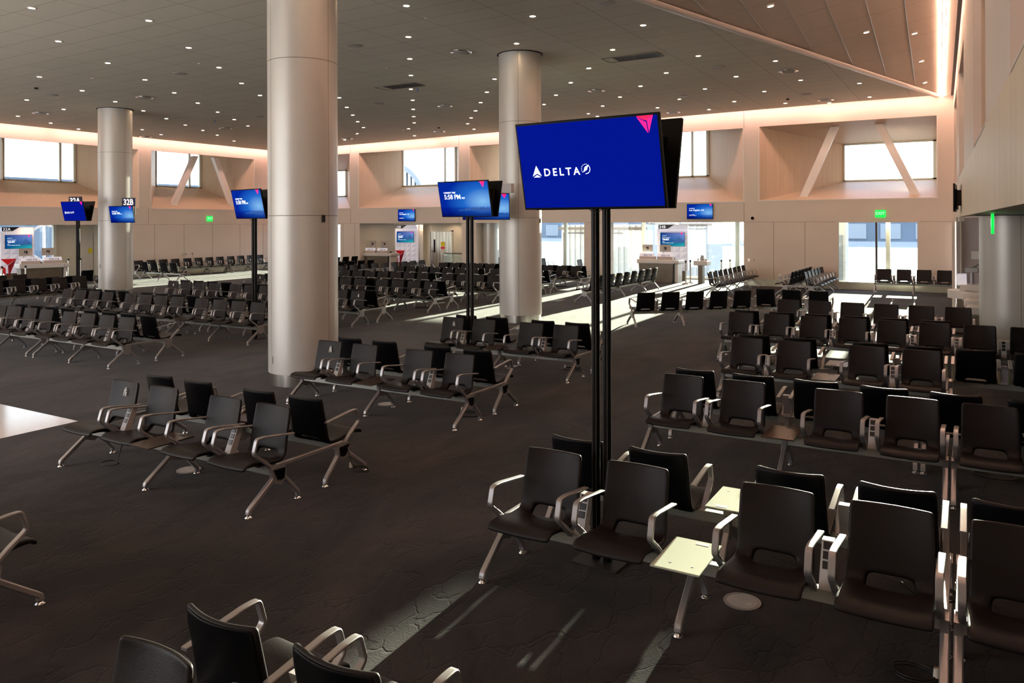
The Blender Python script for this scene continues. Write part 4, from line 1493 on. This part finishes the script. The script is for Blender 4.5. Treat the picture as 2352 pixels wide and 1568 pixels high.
# counter at the far right under the bulkhead
th = thing('agent_counter', 'curved white agent counter with monitor arms at the right edge', 'counter', (-.12, 23.3, 0), R(-5))
b_ = MB(); b_.cyl((0, 0), .42, .72, .92, 32); b_.cbox((0, -.9, .72), (1.6, .42, .92), .02); b_.cbox((.1, -1.6, .62), (1.6, -.9, .82), .03); b_.cbox((.2, -2.3, .52), (1.6, -1.7, .72), .03)
put('counter_top', b_.mesh('top', 'counter_w', angle=40), th)
b_ = MB(); b_.cbox((-.15, -.4, 0), (1.5, .3, .72), .01); b_.cbox((.5, -2.2, 0), (1.5, -.4, .55), .01); put('counter_base', b_.mesh('base', 'counter_d'), th)
b_ = MB(); b_.tube([(-.25, -.6, 0), (-.2, -.55, .72)], .03, 8); put('counter_leg', b_.mesh('leg', 'frame_w'), th)
b_ = MB()
for i in range(10):
    a0 = R(110+i*15); a1 = R(110+(i+1)*15)
    b_.quad((.1+.3*math.cos(a0), .3*math.sin(a0), 1.05), (.1+.3*math.cos(a1), .3*math.sin(a1), 1.05), (.1+.32*math.cos(a1), .32*math.sin(a1), 1.33), (.1+.32*math.cos(a0), .32*math.sin(a0), 1.33))
put('curved_screen_guard', b_.mesh('guard', 'totem'), th)
b_ = MB(); b_.cbox((-.1, -.35, .92), (.6, .2, 1.08), .01); put('raised_shelf', b_.mesh('shelf', 'counter_w'), th)
b_ = MB(); b_.tube([(.15, -.1, 1.08), (.15, -.1, 1.45)], .045, 10); b_.tube([(.0, -.1, 1.45), (.3, -.1, 1.62), (.5, -.1, 1.65)], .04, 10); b_.cbox((.0, -.2, 1.38), (.3, .0, 1.52), .02)
put('monitor_arm', b_.mesh('arm', 'alu', angle=40), th)
b_ = MB(); b_.cbox((.5, -.25, 1.55), (.53, .1, 1.95), .008); put('monitor', b_.mesh('mon', 'black_matte'), th, T(0, 0, 0, 0, 0, R(12)))
b_ = MB(); b_.cbox((.12, .0, 1.72), (.42, .04, 1.92), .008); put('monitor', b_.mesh('mon', 'icon'), th)
b_ = MB(); b_.tube([(.3, -.1, 1.6), (.33, -.12, 1.42), (.42, -.12, 1.4), (.5, -.12, 1.55)], .008, 6)
b_.tube([(.35, -.3, 1.15), (.7, -.5, 1.2), (.9, -.5, 1.1), (1.2, -.6, 1.2)], .05, 8)
put('cable_bundle', b_.mesh('cables', 'cable'), th)
b_ = MB(); b_.cbox((.5, -.8, .92), (1.4, -.3, .98), .02); b_.cbox((.6, -.3, .92), (1.3, .1, 1.2), .05); put('desk_clutter', b_.mesh('clutter', 'black_matte'), th)

# ================================================================== exit signs, camera, outlets
def exit_sign(label, x, y, z, rot, dark=False):
    th = thing('exit_sign', label, 'exit sign', (x, y, z), R(rot))
    b_ = MB(); b_.cbox((-.19, 0, .15), (.19, .06, .19), .004); put('sign_bracket', b_.mesh('br', 'wall'), th)
    b_ = MB(); b_.cbox((-.18, .015, -.14), (.18, .045, .14), .004); put('sign_panel', b_.mesh('panel', 'green'), th)
    for sd, yy in ((0, .013), (PI, .047)):
        me = text_mesh('lettering', 'EXIT', .16, 'green_l', 'CENTER', .004, 1., .001)
        put('lettering', me, th, T(0, yy, -.04, sd, PI/2))


exit_sign('green exit sign above the exit window on the right', -3.05, YC-.07, 3.0, 0)
exit_sign('green exit sign high on the left wall', XL+.07, 28.6, 2.98, 90)
exit_sign('green exit sign seen edge on, hanging under the laminate bulkhead at the right', .29, 12.9, 2.66, 90)
th = thing('security_camera', 'small black dome camera on the wall above the joint left of the exit window', 'camera', (-7.95, YC-.0, 2.86))
b_ = MB(); b_.lathe((0, 0, 0), [(.0001, 0), (.085, .02), (.085, .05), (.0001, .06)], 20); put('camera_mount', b_.mesh('m', 'trim', smooth=True), th, T(0, 0, 0, 0, PI/2))
b_ = MB(); b_.lathe((0, 0, 0), [(.07, 0), (.066, .03), (.04, .06), (.001, .07)], 20); put('camera_dome', b_.mesh('d', 'black', smooth=True), th, T(0, -.05, 0, 0, PI/2))


def outlet(label, x, y, z, rot, m_='steel'):
    th = thing('wall_outlet', label, 'outlet', (x, y, z), R(rot), 'wall outlets')
    b_ = MB(); b_.cbox((-.04, -.012, -.06), (.04, .0, .06), .003); put('cover_plate', b_.mesh('p', m_), th)
    b_ = MB(); b_.box((-.015, -.014, .01), (.015, -.012, .04)); b_.box((-.015, -.014, -.04), (.015, -.012, -.01)); put('socket_face', b_.mesh('f', 'socket'), th)
    return th


outlet('steel outlet plate left one of the pair right of the 34B gate window', -8.12, YC, 1.08, 0)
outlet('steel outlet plate right one of the pair right of the 34B gate window', -7.9, YC, 1.08, 0, 'icon')
outlet('low steel outlet above the kick plate left of the back to back bench', -6.85, YC, .45, 0)
outlet('left outlet of the three on the left wall', XL, 26.9, 1.08, 90)
outlet('middle outlet of the three on the left wall', XL, 27.1, 1.08, 90)
LAST = outlet('right outlet on the left wall with a cord hanging from it', XL, 27.5, 1.1, 90)
LAST2 = outlet('small outlet on the pink post right of the middle column', -15.2, YC, .95, 0, 'icon')
b_ = MB(); b_.tube([(XL+.03, 27.52, 1.08), (XL+.06, 27.56, .85), (XL+.1, 27.48, .6), (XL+.12, 27.45, .45)], .008, 6)
put('hanging_cord', b_.mesh('cord', 'cable'), LAST, LAST.matrix_basis.inverted())

# ================================================================== ceiling fittings
b_ = MB(); b_.cyl((0, 0), .060, -.004, .0, 20); lamp_me = b_.mesh('lamp_disc', 'lamp')
b_ = MB()
n_ = 24
v_ = []
for (r_, z_) in ((.062, .03), (.064, -.010), (.082, -.010), (.086, .03)):
    v_ += [(r_*math.cos(2*PI*i/n_), r_*math.sin(2*PI*i/n_), z_) for i in range(n_)]
b_.add(v_, [(j*n_+i, j*n_+(i+1) % n_, (j+1)*n_+(i+1) % n_, (j+1)*n_+i) for j in range(3) for i in range(n_)])
ring_me = b_.mesh('lamp_ring', 'lamp_ring', smooth=True)
LIGHTS = [(-19.41, 10.91), (-15.88, 10.94), (-20.79, 13.05), (-17.38, 13.1), (-24.28, 13.07), (-22.14, 15.11), (-18.77, 15.16), (-25.51, 15.11), (-23.42, 17.08), (-20.19, 17.18), (-28.83, 15.08), (-26.72, 17.05), (-24.6, 18.92), (-21.46, 19.06), (-29.9, 16.99), (-27.86, 18.94), (-25.85, 20.81), (-33.08, 16.96), (-29.02, 20.78), (-27.0, 22.58), (-34.06, 18.8), (-33.03, 22.39), (-31.07, 24.17), (-28.17, 24.32), (-35.06, 20.59), (-33.99, 24.04), (-32.02, 25.75), (-10.34, 13.16), (-11.98, 15.32), (-13.5, 17.32), (-14.92, 19.2), (-17.76, 22.95), (-19.1, 24.71), (-20.33, 26.34), (-21.51, 27.9), (-19.57, 21.01), (-20.87, 22.82), (-22.09, 24.51), (-23.28, 26.15), (-10.1, 17.41), (-13.11, 21.19), (-14.6, 23.08), (-16.01, 24.87), (-17.31, 26.5), (-18.58, 28.1), (-19.75, 29.57),
          (-8.49, 15.36), (-6.68, 17.49), (-8.3, 19.46), (-9.88, 21.34), (-11.37, 23.15), (-12.88, 25.02), (-14.25, 26.67), (-6.59, 21.53), (-8.17, 23.37), (-9.68, 25.08), (-11.13, 26.76), (-12.53, 28.36), (-13.88, 29.93), (-4.9, 23.48), (-6.49, 25.23), (-8.0, 26.89), (-9.46, 28.52), (-10.88, 30.07), (-4.85, 27.1), (-6.37, 28.66), (-7.87, 30.31), (-9.3, 31.83), (-3.26, 28.84), (-3.29, 32.21), (-6.29, 31.94), (-4.81, 32.9), (-30.1, 22.5), (-24.0, 22.6), (-22.6, 20.9), (-16.4, 21.1), (-25.0, 24.4), (-24.4, 27.8), (-27.4, 27.8), (-26.2, 29.4), (-23.0, 29.4), (-16.9, 30.9), (-13.9, 30.9), (-20.6, 31.4), (-24.5, 31.8), (-28.5, 31.0), (-30.0, 27.6), (-31.6, 29.6), (-33.5, 28.0)]
LB = 'small round recessed downlight glowing warm in the tiled ceiling'
def downlight(x, y, z, tilt=None, lb=None):
    t_ = thing('downlight', lb or LB, 'ceiling light', (x, y, z), 0, 'recessed downlights' if lb is None else lb)
    if tilt: t_.rotation_euler = tilt
    put('lamp_disc', lamp_me, t_); put('trim_ring', ring_me, t_)
for (x, y) in LIGHTS: downlight(x, y, HC(x)-.002)
# lights over the viewer's end of the hall, same grid
for j in range(6):
    for i in range(9):
        x = -33 + i*4.0 + (j % 2)*2.0; y = 9.0 - j*3.0
        if x < -3.8 and not (j == 0 and x < -30): downlight(x, y, HC(x)-.002)
for (x, y) in ((-28.6, 34.9), (-26.3, 34.9), (-24.2, 34.9), (-27.4, 35.9), (-25.2, 35.9)): downlight(x, y, ZP-.003, None, 'small downlight in the soffit of the 32B gate recess')
for (x, y) in ((-37.6, 17.5), (-37.6, 19.8), (-37.6, 22.3)): downlight(x, y, 2.657, None, 'small downlight in the soffit of the 32A gate recess')
for (x, y) in ((2.2, 21.5), (2.2, 24.5), (2.2, 16.0), (1.6, 24.5)): downlight(x, y, 2.817, None, 'small downlight in the low ceiling under the bulkhead')
bt = (0, -math.atan(.16)*.96, math.atan(.16)*0)
for (x, y) in ((-3.9, 18.2), (-2.3, 18.6), (-2.35, 22.3), (-1.25, 19.8), (-1.3, 23.6), (-1.3, 27.0), (-1.35, 30.3), (-3.2, 14.0), (-1.2, 14.5), (-2.2, 10.0)):
    downlight(x, y, HR(x, y)-.012, (0, -math.atan(.16), 0))

# round air diffusers
b_ = MB(); b_.lathe((0, 0, 0), [(.30, -.002), (.295, -.03), (.24, -.035), (.22, -.01)], 32); vr = b_.mesh('diffuser_ring', 'chrome', smooth=True)
b_ = MB(); b_.lathe((0, 0, 0), [(.19, -.012), (.19, -.045), (.17, -.052)], 32); vd = b_.mesh('diffuser_plate', 'fabric', angle=30)
def diffuser(x, y, z): 
    t_ = thing('air_diffuser', 'round ceiling air diffuser with a bright metal rim', 'air vent', (x, y, z), 0, 'round ceiling air diffusers')
    put('rim', vr, t_); put('face_plate', vd, t_)
for (x, y) in ((-4.88, 25.25), (-11.29, 25.02), (-10.76, 31.65), (-4.81, 32.0), (-11.82, 17.39), (-25.03, 17.06), (-31.55, 17.02), (-17.58, 24.75), (-29.59, 24.25), (-35.3, 24.12), (-22.39, 31.05), (-28.04, 30.69)):
    diffuser(x, y, HC(x))
diffuser(-3.87, 17.08, HR(-3.87, 17.08))
b_ = MB(); b_.lathe((0, 0, 0), [(.20, -.001), (.20, -.008), (.19, -.012)], 28); sp_me = b_.mesh('speaker', 'fabric', angle=30)
for (x, y) in ((-6.72, 15.37), (-6.54, 23.42), (-13.7, 15.27), (-20.46, 15.11), (-27.14, 15.03), (-19.26, 22.83), (-25.48, 22.62), (-13.2, 23.0), (-5.2, 30.2), (-9.1, 28.0)):
    thing('ceiling_speaker', 'flat round ceiling speaker flush with the tiles', 'speaker', (x, y, HC(x)), 0, 'flush ceiling speakers', me=sp_me)
b_ = MB(); b_.lathe((0, 0, 0), [(.045, 0), (.045, -.012), (.02, -.02)], 12); sk = b_.mesh('sprinkler', 'trim', smooth=True)
random.seed(5)
for i in range(7):
    for j in range(5):
        x = -32 + i*4.3 + random.uniform(-.3, .3); y = 14.3 + j*3.9 + random.uniform(-.3, .3)
        if x > -4: continue
        thing('sprinkler_head', 'tiny white sprinkler disc in the ceiling', 'sprinkler', (x, y, HC(x)), 0, 'ceiling sprinkler heads', me=sk)
for (x, y, lb) in ((-8.22, 20.68, 'open black ceiling hatch right of the middle column top'), (-16.4, 20.48, 'open black ceiling hatch right of the big column')):
    b_ = MB(); b_.box((x-.80, y-.30, HC(x)-.006), (x+.80, y+.30, HC(x)-.001)); b_.cur = 1
    for q in ((x-.82, y-.32, x+.82, y-.30), (x-.82, y+.30, x+.82, y+.32), (x-.82, y-.3, x-.80, y+.3), (x+.80, y-.3, x+.82, y+.3)):
        b_.box((q[0], q[1], HC(x)-.02), (q[2], q[3], HC(x)))
    b_.box((x+.05, y-.02, HC(x)-.03), (x+.09, y+.02, HC(x)))
    thing('ceiling_hatch', lb, 'hatch', me=b_.mesh('hatch', ['black_matte', 'counter_d']))
for (x, y, lb) in ((-16.0, 20.95, 'blue tag hanging below the open hatch right of the big column'), (-27.5, 22.0, 'blue tag hanging from the ceiling right of the far left column')):
    b_ = MB(); b_.cbox((-.02, -.004, -.16), (.02, .004, -.03), .002); b_.box((-.002, -.002, -.04), (.002, .002, 0))
    thing('hanging_tag', lb, 'tag', (x, y, HC(x)), me=b_.mesh('tag', 'blue_tag'))
for (x, y, lb) in ((-26.2, 14.0, 'small dark smoke detector in the left part of the ceiling'), (-6.0, 30.9, 'small dark smoke detector near the end of the diagonal beam'), (-21.6, 29.9, 'small dark smoke detector over the far centre windows')):
    b_ = MB(); b_.lathe((0, 0, 0), [(.06, 0), (.06, -.03), (.03, -.05)], 14)
    thing('smoke_detector', lb, 'smoke detector', (x, y, HC(x)), me=b_.mesh('detector', 'black_matte', smooth=True))

# ================================================================== floor fittings and cables
def floor_box(lb, x, y):
    th = thing('floor_box', lb, 'floor box', (x, y, 0), .3)
    b_ = MB(); b_.lathe((0, 0, 0), [(.13, 0), (.13, .006), (.112, .009), (.11, .006)], 36); put('rim', b_.mesh('rim', 'alu', angle=30), th)
    b_ = MB(); b_.cyl((0, 0), .108, .0, .007, 32); put('lid', b_.mesh('lid', 'white_plastic'), th)
    b_ = MB(); b_.box((.02, -.05, .007), (.06, -.035, .0085)); b_.box((-.06, .02, .007), (-.03, .024, .0085)); put('label_strip', b_.mesh('l', 'icon'), th)
floor_box('round grey floor box under the nearest right bench', -1.41, 5.60)
floor_box('round grey floor box under the left foreground bench', -7.40, 5.56)
floor_box('round grey floor box under the bench beside the big column', -7.52, 9.06)
floor_box('round grey floor box under the bench in front of the middle column', -7.45, 12.6)


def coil(lb, x, y, z, r, turns=2.2, seed=1, plug=True, hang=None):
    random.seed(seed)
    pts = []
    n = int(turns*16)
    if hang: pts += [hang, (hang[0]*.5+x*.5, hang[1]*.5+y*.5, z*.4+hang[2]*.35)]
    for i in range(n+1):
        a = 2*PI*i/16
        rr = r*(.75+.35*math.sin(i*.37+seed))
        pts.append((x+rr*math.cos(a), y+rr*.8*math.sin(a)+.01*i/n, z+.006*i/16))
    th = thing('power_cable', lb, 'cable')
    b_ = MB(); b_.tube(pts, .0055, 6); put('cord', b_.mesh('cord', 'cable', smooth=True), th)
    if plug:
        b_ = MB(); e = pts[-1]; b_.cyl((e[0], e[1]), .019, e[2], e[2]+.05, 14, .015); put('plug', b_.mesh('plug', 'plug', angle=40), th, label='white plug')
        b_ = MB()
        for dd in (-.007, .007): b_.box((e[0]+dd-.002, e[1]-.003, e[2]+.05), (e[0]+dd+.002, e[1]+.003, e[2]+.066))
        put('plug_pin', b_.mesh('pin', 'brass'), th)


coil('coiled black cable hanging at the right end of the left foreground bench', -5.62, 6.28, .08, .13, 2.5, 1, True, (-5.68, 6.2, .34))
coil('black cable loop below the first seat of the left foreground bench', -8.2, 5.2, .05, .14, 1.6, 4, False, (-8.1, 5.25, .3))
coil('black cable with plugs on the floor under the bench beside the big column', -6.15, 9.1, .01, .22, 2.4, 2, True, (-6.0, 9.3, .3))
coil('black cable on the carpet right of the bench before the middle column', -6.35, 12.9, .01, .22, 2.6, 3, True)
coil('tangle of black cables and plugs under the bench at the right edge', .28, 9.7, .01, .26, 3.2, 5, True)
coil('thin black cable lying beside the plug tangle under the right edge bench', .75, 9.45, .01, .22, 2.4, 6, True)
coil('black cables bundled between the end arms of the two nearest right benches', -.12, 5.7, .30, .10, 3.2, 7, True, (-.4, 5.55, .40))
coil('black cable on the floor behind the last leg of the nearest right bench', -.35, 5.2, .01, .16, 2.0, 8, True)
coil('cables under the bench left of the thin double poles', -15.1, 19.9, .01, .3, 3.2, 9, True)
coil('cables under the rearmost bench right of the middle column', -14.9, 29.4, .01, .35, 3.0, 10, False)

# ================================================================== outside
b = MB(); b.quad((-900, 38, -5.0), (700, 38, -5.0), (700, 1500, -5.0), (-900, 1500, -5.0)); b.quad((-900, -60, -5), (-41, -60, -5), (-41, 38, -5), (-900, 38, -5))
struct('ground_tarmac', b.mesh('tarmac', 'tarmac'))
b = MB(); b.box((-46, -9, -.3), (7, 37.2, -.02)); struct('floor_slab', b.mesh('slab', 'alcove'))


def building(lb, x0, x1, y, h, d=40, roof=None):
    th = thing('airport_building', lb, 'building', (0, 0, 0))
    b_ = MB(); b_.box((x0, y, -5), (x1, y+d, h)); put('building_wall', b_.mesh('wall', 'far'), th)
    b_ = MB(); n = int(abs(x1-x0)/12)
    for i in range(n): b_.box((x0+12*i+2, y-.3, -4), (x0+12*i+9, y, h*.3))
    put('building_bay', b_.mesh('bays', 'bridge'), th)
building('hazy blue hangar seen through the right gate window', -80, 5, 330, 6)
building('hazy low terminal seen through the exit window', 15, 160, 360, 4)
building('grey building roof line seen through the left high windows', -190, -155, 45, 11.6, 80)
building('hazy low building seen behind the glazing left of the totem', -260, -110, 350, 5)
# arched structure seen in the centre high window
th = thing('arched_roof', 'pale arched roof structure outside the centre high window', 'arched roof', (-96.4, 117.3, 0))
b_ = MB()
for r0, r1 in ((8.6, 7.7),):
    for i in range(28):
        a0 = R(180*i/28); a1 = R(180*(i+1)/28)
        q = lambda r, a, y: (r*math.cos(a), y, 5.8+r*math.sin(a))
        for (u1, u2, y1, y2) in ((r0, r0, 0, 6), (r1, r1, 0, 6), (r0, r1, 0, 0)):
            b_.quad(q(u1, a0, y1), q(u1, a1, y1), q(u2, a1, y2), q(u2, a0, y2))
put('arch_rib', b_.mesh('arch', 'bridge'), th)
b_ = MB()
for i in range(14):
    xx = -6.5+i; b_.box((xx-.08, 2, 4), (xx+.08, 2.4, 5.8+math.sqrt(max(0, 7.5**2-xx*xx))))
put('arch_glazing_bar', b_.mesh('bars', 'far'), th)


def jet_bridge(lb, x0, x1, y, d, z0, z1):
    th = thing('jet_bridge', lb, 'jet bridge', (0, 0, 0))
    b_ = MB(); n = int((x1-x0)/.35)
    pts = []
    for i in range(n):
        xa = x0+(x1-x0)*i/n; xb = x0+(x1-x0)*(i+.5)/n
        pts += [(xa, y), (xa, y-.06), (xb, y-.06), (xb, y)]
    pts += [(x1, y), (x1, y+d), (x0, y+d)]
    b_.prism(pts, 'z', z0, z1)
    put('corrugated_wall', b_.mesh('wall', 'bridge'), th)
    b_ = MB()
    for xx in (x0+.2, x0+2.5): b_.tube([(xx, y-.15, z0), (xx, y-.15, z1-.5), (xx+1.6, y-.15, z1-.5)], .05, 8)
    b_.box((x0-.2, y-.1, z1-.3), (x1+.2, y-.02, z1-.15))
    put('frame_pipe', b_.mesh('pipe', 'frame_d'), th)
    b_ = MB(); b_.box((x0, y+d*.4, -5), (x0+.5, y+d*.6, z0)); b_.box((x1-.5, y+d*.4, -5), (x1, y+d*.6, z0)); put('support_leg', b_.mesh('leg', 'bridge'), th)
jet_bridge('white corrugated jet bridge outside the windows right of the middle column', -22.0, -16.6, 43.5, 3.2, -.6, 2.55)
jet_bridge('white corrugated jet bridge outside left of the 34B totem', -19.5, -15.2, 52.0, 3.2, -1.0, 2.75)
th = thing('terminal_wing', 'pale walled wing with a grey service door outside the exit window', 'building wing', (0, 0, 0))
b_ = MB(); b_.box((-7.4, 37.4, -5), (-4.82, 38.4, 2.9)); put('wing_wall', b_.mesh('wing', 'bridge'), th)
b_ = MB(); b_.box((-5.08, 37.38, .1), (-4.92, 37.4, 2.1)); put('service_door', b_.mesh('door', 'far'), th)

th = thing('roof_truss', 'white crossed steel braces outside the left gate window', 'truss', (XG-3.5, 0, 0))
for (p, q_) in (((0, 20.4, 2.6), (0, 23.4, .6)), ((0, 20.4, .9), (0, 23.4, 2.8)), ((0, 19.5, 3.6), (0, 24.5, 2.4)), ((0, 20.3, -1), (0, 20.3, 3.2)), ((0, 23.3, -1), (0, 23.3, 3.2))):
    b_ = MB(); b_.tube([p, q_], .07, 8); put('brace', b_.mesh('brace', 'totem'), th)
th = thing('service_van', 'white panel van parked on the tarmac outside the 34B window', 'van', (0, 118, -5), R(-14))
b_ = MB(); b_.prism([(0, .45), (5.6, .45), (5.6, 2.5), (1.5, 2.5), (.8, 1.5), (.05, 1.25)], 'y', -1, 1); put('van_body', b_.mesh('van', 'van', angle=30), th)
b_ = MB(); b_.prism([(.85, 1.5), (1.5, 2.35), (2.2, 2.35), (2.2, 1.5)], 'y', -1.01, 1.01); put('van_window', b_.mesh('w', 'winglass'), th)
for xx in (1.1, 4.5):
    b_ = MB(); b_.prism([(xx+.38*math.cos(2*PI*i/20), .38+.38*math.sin(2*PI*i/20)) for i in range(20)], 'y', -1.03, 1.03); put('wheel', b_.mesh('wh', 'tyre'), th)
th.scale = (1, 1, 1)
def car(lb, x, y, z=-5., m_='van', rot=0):
    th = thing('parked_vehicle', lb, 'vehicle', (x, y, z), R(rot))
    b_ = MB(); b_.prism([(-2.2, .35), (2.2, .35), (2.2, .85), (1.5, .95), (.9, 1.4), (-.8, 1.4), (-1.3, .95), (-2.2, .85)], 'y', -.85, .85); put('car_body', b_.mesh('b', m_, angle=30), th)
    for xx in (-1.35, 1.35):
        b_ = MB(); b_.prism([(xx+.33*math.cos(2*PI*i/16), .33+.33*math.sin(2*PI*i/16)) for i in range(16)], 'y', -.88, .88); put('wheel', b_.mesh('wh', 'tyre'), th)
car('grey car on the tarmac right of the green post', 11.0, 150, m_='far')
car('pale pick up on the tarmac far outside the 34B window', -22.0, 150, m_='bridge', rot=10)
th = thing('baggage_cart', 'row of yellow green baggage dollies on the tarmac outside the exit window', 'baggage cart', (13.0, 165, -5))
b_ = MB()
for i in range(4): b_.box((i*3.2-5, 0, .5), (i*3.2-2.4, 1.5, 2.3))
put('cart_box', b_.mesh('c', 'frame_w'), th)
b_ = MB()
for i in range(8): b_.prism([(i*1.6-5+.2*math.cos(2*PI*k/12), .25+.25*math.sin(2*PI*k/12)) for k in range(12)], 'y', -.02, 1.52)
put('cart_wheel', b_.mesh('w', 'tyre'), th)

for o in list(SC.objects):
    if o.name.startswith('tmp'): bpy.data.objects.remove(o)
